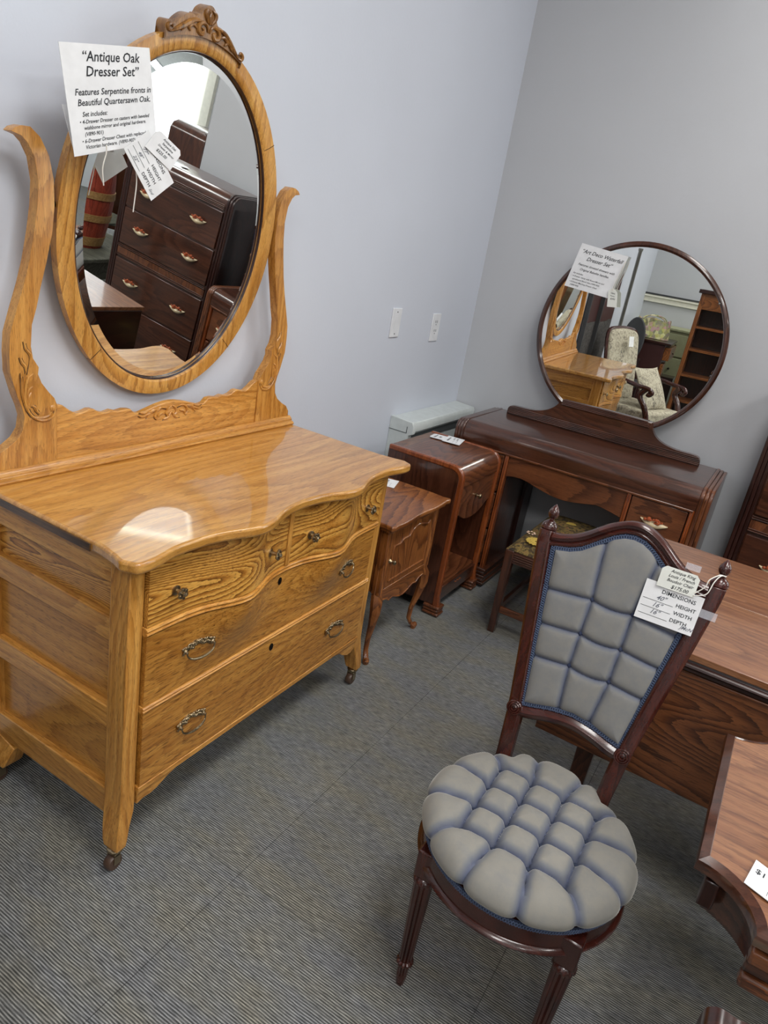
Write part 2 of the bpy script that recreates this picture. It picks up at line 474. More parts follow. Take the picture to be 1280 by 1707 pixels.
# ------------------------------------------------------------------ text
def text_mesh_data(body, size, shear=.0, align='LEFT', off=0.0, cond=1.0):
    c = bpy.data.curves.new('lettering', 'FONT')
    c.body = body; c.size = size; c.shear = shear; c.align_x = align
    c.resolution_u = 2; c.offset = off
    o = bpy.data.objects.new('lettering', c)
    me = bpy.data.meshes.new_from_object(o)
    vs = [(v.co.x * cond, v.co.y) for v in me.vertices]; fs = [tuple(p.vertices) for p in me.polygons]
    bpy.data.objects.remove(o); bpy.data.curves.remove(c); bpy.data.meshes.remove(me)
    return vs, fs

def sheet(name, label, cat, TL, TR, BR, BL, lines, mat='paper', thick=.0006, curl=0.0, group=None, Wd=1.0, root_kind=None, lines2=(), rules=(), clipcorner=0, parent=None):
    """a card spanning four world corners; lines = (text, s, t, size, align, shear) in card units: s to the right 0..Wd, t down"""
    TL, TR, BR, BL = [Vector(p) for p in (TL, TR, BR, BL)]
    nrm = (BL - TL).cross(TR - TL).normalized()
    wlen = (TR - TL).length; hlen = (BL - TL).length; Hd = Wd * hlen / wlen
    base = (BL + BR) / 2
    def F(s, t, off=0.0):
        a, b = s / Wd, t / Hd
        p = TL.lerp(TR, a).lerp(BL.lerp(BR, a), b)
        return p + nrm * (off + curl * math.sin(PI * min(1, max(0, a))) )
    if parent is None:
        root = thing(name, label, cat, tuple(base), 0, group)
    else:
        root = bpy.data.objects.new(name, None); COL.objects.link(root); root.parent = parent
        base = Vector((0, 0, 0))
    mb = MB(); n = 8
    k = clipcorner
    out = [(0, k), (k, 0)] if k else [(0, 0)]
    if k:
        out = [(0, k), (k, 0), (Wd - k, 0), (Wd, k)] + [(Wd, Hd), (0, Hd)]
        top = [F(s, t, thick) for s, t in out]; bot = [F(s, t, -thick) for s, t in out]
        m_ = len(out)
        mb.add(top + bot, [tuple(range(m_)), tuple(range(2 * m_ - 1, m_ - 1, -1))] + [(i, (i + 1) % m_, (i + 1) % m_ + m_, i + m_) for i in range(m_)])
    else:
        rings = []
        for i in range(n + 1):
            s = Wd * i / n
            rings.append([F(s, 0, thick), F(s, Hd, thick), F(s, Hd, -thick), F(s, 0, -thick)])
        mb.loft(rings)
    mb.build('card', mat, root, off=tuple(base), smooth=False)
    for nm, ls, mt in (('lettering', lines, 'ink'), ('handwriting', lines2, 'pencil')):
        if not ls and not (nm == 'lettering' and rules): continue
        tb = MB()
        for (body, s, t, size, al, sh) in ls:
            vs, fs = text_mesh_data(body, size, sh, al, off=size * .012)
            tb.add([F(s + x, t - y, thick + .0004) for x, y in vs], fs)
        if nm == 'lettering':
            for (s0, t0, s1, t1) in rules:
                d = Vector((s1 - s0, t1 - t0)).normalized(); q = Vector((-d.y, d.x)) * .0035 * Wd
                tb.add([F(s0 + q.x, t0 + q.y, thick + .0004), F(s1 + q.x, t1 + q.y, thick + .0004), F(s1 - q.x, t1 - q.y, thick + .0004), F(s0 - q.x, t0 - q.y, thick + .0004)], [(0, 1, 2, 3)])
        o = bpy.data.objects.new(nm, tb.mesh(nm, mt, False, tuple(base), fixn=False)); COL.objects.link(o); o.parent = root; o['kind'] = 'stuff'
    return root

# ================================================================== STRUCTURE
WX, WY = -.045, .07
floor = struct(ibox('floor', -.1, 9.1, -6.6, 3.1, -.1, -.006, 'carpet', bev=0))
tile = None
T = .632
me_tile = None
for i in range(-1, 8):
    for j in range(-5, 4):
        x0 = .092 + T * i; y0 = -1.817 + T * j
        if me_tile is None:
            me_tile = MB().box(0.0007, T - .0007, .0007, T - .0007, -.006, 0).mesh('carpet_tile', 'carpet', False)
        if x0 + T < WX or x0 < WX - .02:
            xa = WX
            o = bpy.data.objects.new('carpet_tile', MB().box(xa, x0 + T - .0007, y0 + .0007, y0 + T - .0007, -.006, 0).mesh('carpet_tile', 'carpet', False)) if x0 + T > WX + .05 else None
            if o is None: continue
            COL.objects.link(o); o.parent = floor; continue
        o = bpy.data.objects.new('carpet_tile', me_tile); COL.objects.link(o); o.parent = floor; o.location = (x0, y0, 0)
struct(ibox('wall_left', WX - .12, WX, -6.6, WY + .12, -.006, CEIL + .1, 'wall', bev=0))
struct(ibox('wall_back', WX, 2.12, WY, WY + .12, -.006, CEIL + .1, 'wall2', bev=0))
struct(ibox('wall_return', 2.0, 2.12, WY + .12, 3.1, -.006, CEIL + .1, 'wall2', bev=0))
struct(ibox('wall_right', 9.0, 9.1, -6.6, 3.1, -.006, CEIL + .1, 'wall2', bev=0))
struct(ibox('wall_front', -.1, 9.1, -6.6, -6.5, -.006, CEIL + .1, 'wall2', bev=0))
struct(ibox('ceiling', -.2, 9.1, -6.6, 3.1, CEIL, CEIL + .1, 'ceiling', bev=0))
wf = MB().box(2.12, 5.28, 3.0, 3.1, 0, CEIL).box(5.28, 9, 3.0, 3.1, 0, .82).box(5.28, 9, 3.0, 3.1, 3.26, CEIL).box(8.0, 9, 3.0, 3.1, .82, 3.26)
struct(wf.build('wall_far', 'wall2'))
wfr = struct(MB().box(5.0, 5.12, 2.96, 3.0, .72, 3.34).box(5.12, 5.3, 2.975, 3.03, .72, 3.34).box(5.0, 8.1, 2.93, 3.0, .72, .82).box(5.2, 8.0, 2.97, 3.05, 3.22, 3.34).box(7.96, 8.1, 2.96, 3.02, .72, 3.34).build('window_1', 'frame_w'))
ibox('muntin', 5.28, 8.0, 3.0, 3.04, 1.63, 1.69, 'frame_w', wfr, 0)
ibox('muntin', 6.6, 6.66, 3.0, 3.04, .82, 3.26, 'frame_w', wfr, 0)
gm, gnt, gp = new_mat('window_glass'); gp.inputs['Transmission Weight'].default_value = 1; gp.inputs['Roughness'].default_value = 0; gp.inputs['IOR'].default_value = 1.02
ibox('pane', 5.28, 8.0, 3.046, 3.05, .82, 3.26, gm, wfr, 0)
# chair rail on the far (front) wall, seen in the round mirror
tr = struct(MB().box(WX, 1.2, -6.5, -6.47, 1.24, 1.325).box(WX, 1.2, -6.5, -6.45, 1.30, 1.318).build('trim_1', 'frame_w'))
struct(MB().box(WX, 1.2, -6.5, -6.46, 1.326, 1.345).build('trim_2', 'slot'))
struct(MB().box(WX, WX + .012, -6.5, WY, 0, .1).build('baseboard_left', 'slot'))
for (lx, ly, pw) in PANELS:
    c = ibox('ceiling_light_frame', lx - .31, lx + .31, ly - .61, ly + .61, CEIL - .022, CEIL, 'plate', None, .003)
    c['kind'] = 'structure'; c.name = 'trim_3'

# wall plates
sw = thing('blank_wall_plate', 'blank white wall plate left of the socket plate', 'wall plate', (WX, -.75, 1.135))
def plate(root, y0, y1, z0, z1):
    MB().box(WX, WX + .006, y0, y1, z0, z1).build('cover', 'plate', root, bev=.002, off=tuple(root.location))
plate(sw, -.792, -.716, 1.128, 1.252)
for z in (1.143, 1.236): MB().ball((WX + .006, -.754, z), .0035, 8, (.4, 1, 1)).build('screw', 'slot', sw, off=tuple(sw.location))
so = thing('socket_plate', 'white double power socket plate near the corner', 'socket', (WX, -.38, 1.12))
plate(so, -.405, -.325, 1.098, 1.228)
sb = MB()
for z in (1.143, 1.185):
    for dy in (-.008, .008): sb.box(WX + .005, WX + .0068, -.365 + dy - .0015, -.365 + dy + .0015, z, z + .011)
    sb.ball((WX + .006, -.365, z - .008), .003, 8, (.4, 1, 1))
sb.build('slots', 'slot', so, off=tuple(so.location), kind='stuff')

# heater cover in the corner
ht = thing('baseboard_heater', 'pale enamelled heater cover along the left wall in the corner', 'heater', (.01, -.3, 0))
o_ = tuple(ht.location)
MB().prism([(WX, 0), (.055, 0), (.055, .70), (.075, .705), (.078, .735), (.07, .752), (WX, .758)], 'y', -.62, .06).build('cover', 'heater', ht, bev=.003, off=o_)
MB().prism([(WX, 0), (.062, 0), (.062, .69), (.082, .70), (.084, .738), (.074, .757), (WX, .763)], 'y', -.645, -.618).build('end_cap', 'heater', ht, bev=.003, off=o_)
MB().box(.056, .0585, -.60, .05, .655, .69).build('vent_slot', 'heater_d', ht, off=o_)
MB().box(WX, .05, -.6465, -.6455, .700, .7025).box(.0485, .0515, -.6465, -.6455, .70, .732).build('seam', 'heater_d', ht, off=o_)

# ================================================================== OAK DRESSER (local: x depth, y along wall, centre 0)
DY = -2.095
dr = thing('oak_dresser', 'golden oak dresser with serpentine front and oval tilting mirror, on casters', 'dresser', (0, DY, 0))
def S(y):
    return .042 * math.exp(-((abs(y) - .2) / .098) ** 2)
XF = .494
# top slab
front = []
for i in range(81):
    y = -.572 + 1.144 * i / 80
    x = .528 + S(y) * 1.0
    x += .016 * smooth((abs(y) - .43) / .10)
    if abs(y) > .550: x -= .034 * ((abs(y) - .550) / .022) ** 2.2
    front.append((x, y))
outl = [(-.03, -.555), ] + [(.15, -.557), (.3, -.555)] + [(.42, -.555), (.48, -.565), (.500, -.571)] + front + [(.500, .571), (.48, .565), (.42, .555), (.3, .555), (.15, .557), (-.03, .555)]
MB().prism(outl, 'z', .840, .866).build('top', 'oak_top', dr, bev=.007, seg=3)
ibox('worn_edge', .0, .40, -.5585, -.5545, .8405, .858, 'oak_carved2', dr, .001)
# posts with feet
def post(sx, sy):
    secs = []
    if sx > 0:
        data = [(.84, .425, .485, .485, .525), (.30, .425, .485, .485, .525), (.20, .427, .487, .485, .526), (.16, .431, .491, .490, .531), (.12, .437, .494, .503, .538),
                (.085, .444, .497, .511, .543), (.066, .450, .496, .514, .543)]
    else:
        data = [(.84, -.03, .015, .485, .525), (.14, -.03, .015, .485, .525), (.125, -.03, .075, .485, .525), (.10, -.03, .068, .485, .535), (.07, -.03, .06, .49, .545), (.062, -.03, .055, .495, .545)]
    for z, xa, xb, ya, yb in data:
        ys = (ya, yb) if sy > 0 else (-yb, -ya)
        secs.append([(xa, ys[0], z), (xb, ys[0], z), (xb, ys[1], z), (xa, ys[1], z)])
    return MB().loft(secs)
wheel_me = MB().lathe([(.004, -.011), (.019, -.011), (.022, -.007), (.022, .007), (.019, .011), (.004, .011)], axis='x', n=18).mesh('wheel', 'wheel')
for sx in (1, -1):
    for sy in (1, -1):
        lg = post(sx, sy).build('leg', 'oak_z', dr, bev=.003)
        cx, cy = (.474 if sx > 0 else .02), .528 * sy
        cs = MB().lathe([(.012, .066), (.02, .062), (.02, .057), (.007, .052), (.007, .04)], (cx, cy, 0), 12)
        cs.box(cx - .014, cx - .011, cy - .012, cy + .006, .018, .05).box(cx + .011, cx + .014, cy - .012, cy + .006, .018, .05).box(cx - .014, cx + .014, cy - .012, cy + .004, .045, .052)
        c = cs.build('caster', 'brass', lg, bev=.001)
        w = bpy.data.objects.new('wheel', wheel_me); COL.objects.link(w); w.parent = lg; w.location = (cx, cy - .006, .022)
# sides
for sy in (-1, 1):
    ya, yb = (.487, .523)
    y0, y1 = (ya, yb) if sy > 0 else (-yb, -ya)
    p0, p1 = (.490, .506) if sy > 0 else (-.506, -.490)
    for z0, z1 in ((.765, .84), (.622, .682), (.388, .447), (.135, .212)):
        ibox('side_rail', .012, .428, y0, y1, z0, z1, 'oak_x', dr, .003)
    for k, (z0, z1) in enumerate(((.682, .765), (.447, .622), (.212, .388))):
        ibox('side_panel', .012, .428, p0, p1, z0, z1, 'oak_panel' if k else 'oak_fig_x', dr, 0)
ibox('back_board', -.028, -.015, -.486, .486, .12, .84, 'drk_z', dr, 0)
# carcass rails and dust boards
def ruled_front(y0, y1, z0, z1, depth, fx, ny=40, nz=6, mat='oak_dr', name='drawer', bev=0):
    mb = MB()
    F = [[(fx(y0 + (y1 - y0) * i / ny, z0 + (z1 - z0) * j / nz), y0 + (y1 - y0) * i / ny, z0 + (z1 - z0) * j / nz) for j in range(nz + 1)] for i in range(ny + 1)]
    rings = []
    for i in range(ny + 1):
        y = y0 + (y1 - y0) * i / ny
        rings.append([(F[i][j][0], F[i][j][1], F[i][j][2]) for j in range(nz + 1)] + [(depth, y, z1), (depth, y, z0)])
    mb.loft(rings)
    return mb.build(name, mat, dr)
fxs = lambda y, z: XF + S(y)
fx3 = lambda y, z: XF + S(y) * smooth((z - .458) / .17)
fx4 = lambda y, z: XF
drs = []
drs.append(ruled_front(-.481, -.009, .668, .836, .40, fxs, mat='oak_fig'))
drs.append(ruled_front(.009, .481, .668, .836, .40, fxs, mat='oak_fig'))
drs.append(ruled_front(-.481, .470, .459, .643, .40, fx3, nz=10))
drs.append(ruled_front(-.480, .476, .226, .440, .40, fx4, ny=2, nz=2))
ibox('drawer_box', -.01, .40, -.47, .47, .23, .83, 'drk_y', dr, 0)
def bead_rail(zc, fx, hgt, name='rail', proud=.007):
    mb = MB(); rings = []
    for i in range(61):
        y = -.484 + .968 * i / 60
        x = fx(y, zc)
        prof = []
        for k in range(9):
            t = k / 8
            zz = zc - hgt / 2 + hgt * t
            prof.append((x - .006 + proud * (abs(math.sin(2 * PI * t)) ** .6) + .004, y, zz))
        rings.append(prof + [(x - .03, y, zc + hgt / 2), (x - .03, y, zc - hgt / 2)])
    return mb.loft(rings).build(name, 'oak_y', dr)
bead_rail(.6555, lambda y, z: XF + S(y), .020)
bead_rail(.4495, lambda y, z: XF, .016)
MB().loft([[(XF + S(0) - .03 + .0, -.008, z), (XF + S(0) + .004, -.008, z), (XF + S(0) + .007, 0, z), (XF + S(0) + .004, .008, z), (XF - .03, .008, z)] for z in (.666, .838)]).build('divider', 'oak_z', dr)
# apron
ap = [(-.485, .222), (-.485, .165)] + [(-.482, .172), (-.462, .178), (-.44, .176), (-.42, .18), (-.385, .195), (-.35, .203), (-.3, .206), (.3, .206), (.35, .203), (.385, .195), (.41, .178), (.44, .165), (.462, .166), (.482, .178), (.485, .190), (.485, .222)]
A_ = [(p[0], .224) for p in ap[2:-2]]
MB().strip(A_, ap[2:-2], 'x', .458, .490).build('apron', 'oak_y', dr, bev=.002)
MB().prism([(.478, .21), (.496, .21), (.496, .226), (.478, .226)], 'y', -.484, .484).build('bottom_rail', 'oak_y', dr, bev=.002)

# keyholes
def keyhole(x, y, z, d):
    mb = MB().lathe([(.001, 0), (.0085, 0), (.0085, .0015), (.001, .0015)], (0, 0, 0), 16, 'x')
    mb.v = [(a, b, c * 1.35) for a, b, c in mb.v]
    e = mb.build('escutcheon', 'iron', d); e.location = (x, y, z)
    mb = MB().lathe([(.001, 0), (.0028, 0), (.0028, .0008), (.001, .0008)], (.0016, 0, .002), 10, 'x').box(.0015, .0023, -.0011, .0011, -.006, .002)
    k = mb.build('key_slot', 'keyhole', d); k.location = (x, y, z)
keyhole(fxs(-.25, 0) - .0, -.215, .806, drs[0]); keyhole(fxs(.25, 0), .215, .806, drs[1])
keyhole(fx3(0, .62) , -.02, .622, drs[2]); keyhole(XF, -.02, .411, drs[3])
# knobs
kb = MB().lathe([(.012, 0), (.012, .003), (.005, .005), (.005, .016), (.008, .018), (.008, .02), (.002, .021)], n=14, axis='x')
for a in range(6):
    t = a * PI / 3 + .3
    kb.ball((.023, .0095 * math.cos(t), .0095 * math.sin(t)), .0062, 8, (.8, 1, 1))
kb.ball((.028, 0, 0), .006, 8)
kme = kb.mesh('knob', 'brass')
for y, d in ((-.405, drs[0]), (-.092, drs[0]), (.085, drs[1]), (.398, drs[1])):
    k = bpy.data.objects.new('knob', kme); COL.objects.link(k); k.parent = d; k.location = (fxs(y, 0), y, .735)
    k.rotation_euler = (random.uniform(0, 1), 0, -math.atan((S(y + .01) - S(y - .01)) / .02))
# bail handles
def handle_mesh():
    mb = MB()
    pl = cr([(-.044, -.004), (-.040, .008), (-.028, .013), (-.018, .017), (-.008, .022), (.002, .021), (.012, .018), (.022, .019), (.032, .016), (.042, .012), (.046, .002), (.040, -.006), (.030, -.003), (.018, .004), (0, .007), (-.018, .003), (-.03, -.004), (-.038, -.009)], 3, True)
    mb.prism(pl, 'x', 0, .003)
    rnd = random.Random(3)
    for i in range(46):
        t = rnd.uniform(-1, 1)
        y = .043 * t; z = .013 - .010 * abs(t) + rnd.uniform(-.006, .008)
        mb.ball((.0035, y, z), rnd.uniform(.0028, .0048), 6, (.9, 1.2, 1))
    # scrolls
    for sy in (-1, 1):
        mb.tube([(.004, sy * (.026 + .006 * math.cos(a) * (1 - a / 9)), .012 + .006 * math.sin(a) * (1 - a / 9)) for a in np.linspace(0, 6.5, 14)], .0014, 6)
        mb.tube([(.004, sy * (.010 + .007 * math.cos(a) * (1 - a / 9)), .013 + .006 * math.sin(a) * (1 - a / 9)) for a in np.linspace(2, 8.5, 14)], .0014, 6)
        mb.lathe([(.006, .002), (.0065, .008), (.003, .011)], (0, sy * .040, .001), 10, 'x')
        mb.ball((.012, sy * .040, .001), .0045, 8)
        mb.ball((.004, sy * .046, .008), .004, 6); mb.ball((.004, sy * .044, -.006), .004, 6)
    return mb.mesh('handle', 'brass')
hme = handle_mesh()
bail = MB()
bp = [(.014 + .004 * math.sin(t), .040 * math.cos(t), -.001 - .021 * math.sin(t) ** .8) for t in np.linspace(0.0, PI, 22)]
bail.tube(bp, [.0018 + .0016 * math.sin(t) for t in np.linspace(0, PI, 22)], 8)
bme = bail.mesh('bail', 'brass')
for y, z, d in ((-.325, .555, drs[2]), (.305, .558, drs[2]), (-.325, .335, drs[3]), (.305, .337, drs[3])):
    x = fx3(y, z) if d is drs[2] else XF
    r = -math.atan((fx3(y + .01, z) - fx3(y - .01, z)) / .02) if d is drs[2] else 0
    for nm, me in (('handle', hme), ('bail', bme)):
        k = bpy.data.objects.new(nm, me); COL.objects.link(k); k.parent = d; k.location = (x, y, z); k.rotation_euler = (0, 0, r)

# mirror supports
INN = [(.369, .893), (.369, 1.035), (.376, 1.052), (.391, 1.068), (.409, 1.091), (.418, 1.112), (.416, 1.128), (.430, 1.149), (.435, 1.176), (.432, 1.224), (.420, 1.262), (.410, 1.305), (.395, 1.36), (.381, 1.42), (.375, 1.475), (.377, 1.53), (.388, 1.575), (.408, 1.606), (.430, 1.621), (.448, 1.620), (.463, 1.614), (.471, 1.606)]
OUT = [(.543, .895), (.542, .912), (.526, .932), (.50, .945), (.473, .963), (.458, .984), (.453, 1.015), (.460, 1.04), (.470, 1.065), (.486, 1.12), (.487, 1.165), (.484, 1.205), (.47, 1.25), (.45, 1.31), (.436, 1.36), (.424, 1.42), (.416, 1.472), (.413, 1.52), (.421, 1.565), (.436, 1.590), (.450, 1.601), (.4705, 1.605)]
def resamp(pts, n):
    P = np.array(cr(pts, 8)); d = np.r_[0, np.cumsum(np.hypot(*(P[1:] - P[:-1]).T))]; t = np.linspace(0, d[-1], n)
    return [(float(np.interp(a, d, P[:, 0])), float(np.interp(a, d, P[:, 1]))) for a in t]
def ribbon(pts3, w, h, mb=None):
    """carved leaf: a tapering rounded ridge along pts3 (y,z) lifted off the face at x"""
    mb = mb or MB()
    P = cr(pts3, 5); n = len(P)
    mb.tube([(p[2], p[0], p[1]) for p in P], [max(.0006, w * math.sin(PI * (i + .6) / (n + .4)) ** .7) for i in range(n)], 6)
    return mb
for sg in (-1, 1):
    A = [(sg * p[0], p[1]) for p in INN]; B = [(sg * p[0], p[1]) for p in OUT]
    # pair up by height so that the two edges stay matched
    sup = MB().prism(A + B[::-1], 'x', .010, .038).build('mirror_support', 'oak_z', dr, bev=.003)
    cv = MB(); x = .038
    Lp = [[(.452, 1.19), (.448, 1.172), (.438, 1.16), (.437, 1.145), (.444, 1.115)],
          [(.462, 1.155), (.458, 1.142), (.450, 1.132), (.448, 1.118)],
          [(.460, 1.12), (.459, 1.09), (.457, 1.065), (.448, 1.035), (.436, 1.015)],
          [(.430, 1.115), (.444, 1.105), (.450, 1.085), (.452, 1.06), (.449, 1.042)],
          [(.432, 1.085), (.443, 1.078), (.447, 1.06), (.445, 1.035)],
          [(.436, 1.072), (.442, 1.06), (.442, 1.04)],
          [(.447, 1.04), (.437, 1.018), (.415, 1.003), (.392, 1.003), (.379, 1.012), (.372, 1.03)],
          [(.442, 1.025), (.43, 1.012), (.41, 1.008), (.392, 1.012), (.382, 1.022)],
          [(.434, 1.04), (.428, 1.036), (.424, 1.028), (.415, 1.018)]]
    for q in Lp:
        ribbon([(sg * a, b, x + .0005) for a, b in q], .0042, 0, cv)
    cv.ball((x, sg * .381, 1.028), .0085, 10, (.5, 1, 1))
    gv = MB()  # dark tubes beside the leaves: stained recess plus shading put into the colour
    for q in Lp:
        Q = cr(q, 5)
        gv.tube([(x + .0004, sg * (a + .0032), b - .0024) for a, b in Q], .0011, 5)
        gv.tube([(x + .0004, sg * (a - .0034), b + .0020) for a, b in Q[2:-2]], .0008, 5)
    gv.build('carving_stain_shade', 'oak_carved2', sup)
    cv.build('carving', 'oak_z', sup)
rp = [(-.369, 1.035), (-.35, 1.030), (-.33, 1.015), (-.312, 1.005), (-.295, 1.006), (-.275, 1.012), (-.262, 1.011), (-.245, 1.001), (-.225, .997), (-.205, 1.001), (-.187, .996), (-.165, .999), (-.145, .997), (-.13, .984), (-.11, .982), (-.08, .990), (-.05, .998), (-.02, 1.003), (.0, 1.004)]
rp = rp + [(-a, b) for a, b in rp[::-1][1:]]
CQ = [[(.0, .992), (.012, .985), (.02, .972), (.012, .963), (.004, .966)], [(.018, .985), (.04, .990), (.055, .982), (.062, .968), (.054, .960), (.048, .966)],
      [(.05, .988), (.075, .982), (.09, .966)], [(.06, .982), (.085, .978), (.105, .972), (.118, .976)], [(.0, .975), (.015, .958), (.03, .955)], [(.03, .975), (.045, .972), (.052, .962)],
      [(.085, .985), (.1, .982), (.115, .984)]]
cross = MB().strip(rp, [(p[0], .893) for p in rp], 'x', .014, .034).build('cross_rail', 'oak_y', dr, bev=.003)
cv = MB(); gv = MB()  # gv: dark stain lines that also paint shade beside the rail carving
for sg in (-1, 1):
    for q in CQ:
        ribbon([(sg * a, b, .035) for a, b in q], .0045, 0, cv)
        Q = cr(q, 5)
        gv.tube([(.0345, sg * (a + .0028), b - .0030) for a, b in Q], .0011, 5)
cv.build('carving', 'oak_y', cross); gv.build('carving_stain_shade', 'oak_carved2', cross)
MB().prism([(-.03, .866), (.058, .866), (.062, .872), (.056, .878), (.050, .880), (.050, .884), (.046, .890), (.040, .895), (-.03, .895)], 'y', -.553, .553).build('base_moulding', 'oak_y', dr, bev=.0015)
# pivot bolts
for sg in (-1, 1): MB().lathe([(.007, .355), (.007, .385)] if sg > 0 else [(.007, -.385), (.007, -.355)], (.02, 0, 1.48), 10, 'y').build('pivot_bolt', 'iron', dr)

# oval mirror, tilted forward
TILT = math.radians(6.6)
MC = Vector((.032, 0, 1.457))
def mt(p):  # local mirror coordinates (out, y, up) -> dresser
    o, y, w = p
    return (MC.x + o * math.cos(TILT) + w * math.sin(TILT), y, MC.z - o * math.sin(TILT) + w * math.cos(TILT))
NE = 96
rings = []
prof = [(.0, .365, .447), (-.024, .363, .445), (-.024, .31, .40), (-.006, .313, .404), (-.002, .318, .409), (.000, .323, .413), (.001, .345, .43)]
for o_, a, b in prof + [prof[0]]:
    rings.append([mt((o_, a * math.cos(2 * PI * k / NE), b * math.sin(2 * PI * k / NE))) for k in range(NE)])
M['oak_ring'] = wood('oak_ring', hexc('7C4C1A'), hexc('BE8438'), hexc('DCAA5C'), 'z', .45, rings=9, seed=7.7, pore=.36, fine=1.25)
mframe = MB().loft(rings, cap=False).build('mirror_frame', 'oak_ring', dr)
# inner dark lip
rings = []
for o_, a, b in [(-.004, .3165, .4075), (-.003, .3145, .4055), (-.006, .3115, .4025), (-.010, .311, .402)]:
    rings.append([mt((o_, a * math.cos(2 * PI * k / NE), b * math.sin(2 * PI * k / NE))) for k in range(NE)])
MB().loft(rings, cap=False).build('inner_lip', 'drk_z', mframe)
gb = MB()
def ell(o_, a, b): return [mt((o_, a * math.cos(2 * PI * k / NE), b * math.sin(2 * PI * k / NE))) for k in range(NE)]
gb.add(ell(-.0075, .291, .382), [tuple(range(NE))])
for jt in (.62, 2.5, -.80, -2.3):
    MB().tube([mt((o_, a_ * math.cos(jt), b_ * math.sin(jt))) for o_, a_, b_ in ((-.012, .3655, .4475), (.0008, .3655, .4475), (.0015, .345, .43), (.0004, .322, .412))], .0008, 5).build('joint', 'oak_carved2', mframe)
g = gb.build('mirror_glass', 'mirror', mframe, smooth=False)
bb = MB(); bb.loft([ell(-.0075, .291, .382), ell(-.0118, .313, .404)], cap=False)
bb.build('mirror_bevel', 'mirror', mframe, smooth=True)
# crest
cr_top = [(-.140, .400), (-.146, .413), (-.142, .424), (-.130, .428), (-.120, .424), (-.113, .424), (-.10, .438), (-.08, .452), (-.062, .457), (-.048, .455), (-.042, .462), (-.034, .464), (-.026, .476), (-.010, .486), (.004, .487), (.016, .480), (.022, .466), (.030, .455), (.045, .453), (.062, .445), (.08, .432), (.10, .418), (.118, .414), (.128, .418), (.136, .414), (.139, .402), (.136, .392)]
def ering(y): return .447 * math.sqrt(max(0, 1 - (y / .365) ** 2))
cr_top = [(a * .88 - .010, b + .016) for a, b in cr_top]
P = cr(cr_top, 3)
cb = MB(); fr = [mt((.008, y - .004, w)) for y, w in P] + [mt((.008, P[k][0] - .004, min(P[k][1] - .004, ering(P[k][0]) - .004))) for k in range(len(P) - 1, -1, -1)]
n = len(P)
A1 = [mt((.008, y, w)) for y, w in P]; A2 = [mt((.008, y, min(w - .003, ering(y) - .01))) for y, w in P]
B1 = [mt((-.022, y, w)) for y, w in P]; B2 = [mt((-.022, y, min(w - .003, ering(y) - .01))) for y, w in P]
fs = []
for i in range(n - 1):
    fs += [(i, i + 1, n + i + 1, n + i), (2 * n + i, 3 * n + i, 3 * n + i + 1, 2 * n + i + 1), (i, 2 * n + i, 2 * n + i + 1, i + 1), (n + i, n + i + 1, 3 * n + i + 1, 3 * n + i)]
fs += [(0, n, 3 * n, 2 * n), (n - 1, 3 * n - 1, 4 * n - 1, 2 * n - 1)]
cb.add(A1 + A2 + B1 + B2, fs)
M['oak_carved'] = wood('oak_carved', hexc('4A2C12'), hexc('7E5426'), hexc('A57438'), 'z', .4, rings=5)
crest = cb.build('crest', 'oak_carved', mframe, bev=.002)
cv = MB()
def rib(pts, w):
    Q = cr(pts, 5); n = len(Q)
    cv.tube([mt((.0095, a * .88 - .010, .462 + (b - .446) * .82 - (1 - math.sqrt(1 - (a / .365) ** 2)) * .06)) for a, b in Q], [max(.001, w * math.sin(PI * (i + .8) / (n + .6)) ** .6) for i in range(n)], 7)
for sg in (-1, 1):
    rib([(sg * .006, .452), (sg * .016, .468), (sg * .016, .480), (sg * .004, .486)], .005)
    rib([(0, .45), (sg * .004, .466), (0, .482)], .004)
    rib([(sg * .003, .430), (sg * .010, .446), (sg * .028, .448), (sg * .038, .436), (sg * .034, .424), (sg * .022, .422), (sg * .018, .432), (sg * .026, .436)], .0055)
    rib([(sg * .03, .452), (sg * .055, .447), (sg * .075, .435), (sg * .10, .418), (sg * .122, .404)], .006)
    rib([(sg * .042, .43), (sg * .058, .436), (sg * .07, .428), (sg * .064, .418)], .0045)
    rib([(sg * .072, .43), (sg * .085, .424), (sg * .095, .412)], .004)
    rib([(sg * .122, .404), (sg * .134, .404), (sg * .138, .414), (sg * .128, .42), (sg * .122, .412)], .0045)
cv.build('crest_scrollwork', 'oak_carved', mframe)

# ================================================================== card set on the oak mirror
def ip(x, y, z): return (x, y, z)
o = sheet('sign', 'large white sign reading Antique Oak Dresser Set on the oval mirror', 'sign',
      (.100, -2.507, 1.777), (.100, -2.285, 1.825), (.098, -2.251, 1.646), (.104, -2.472, 1.580),
      [('\u201cAntique Oak', .53, 0.135, .115, 'CENTER', .22), ('Dresser Set\u201d', .53, 0.253, .115, 'CENTER', .22),
       ('Features Serpentine fronts in', .53, 0.401, .075, 'CENTER', .25), ('Beautiful Quartersawn Oak.', .53, 0.484, .075, 'CENTER', .25),
       ('Set includes:', .14, 0.571, .055, 'LEFT', .25), ('\u2022 4-Drawer Dresser on casters with beveled', .10, 0.628, .0455, 'LEFT', .25),
       ('wishbone mirror and original hardware.', .14, 0.678, .0455, 'LEFT', .25), ('(V890-901)', .14, 0.729, .0455, 'LEFT', .25),
       ('\u2022 6-Drawer Dresser Chest with replaced', .10, 0.785, .0455, 'LEFT', .25), ('Victorian hardware. (V890-902)', .13, 0.835, .0455, 'LEFT', .25)], Wd=1.0, curl=.002)
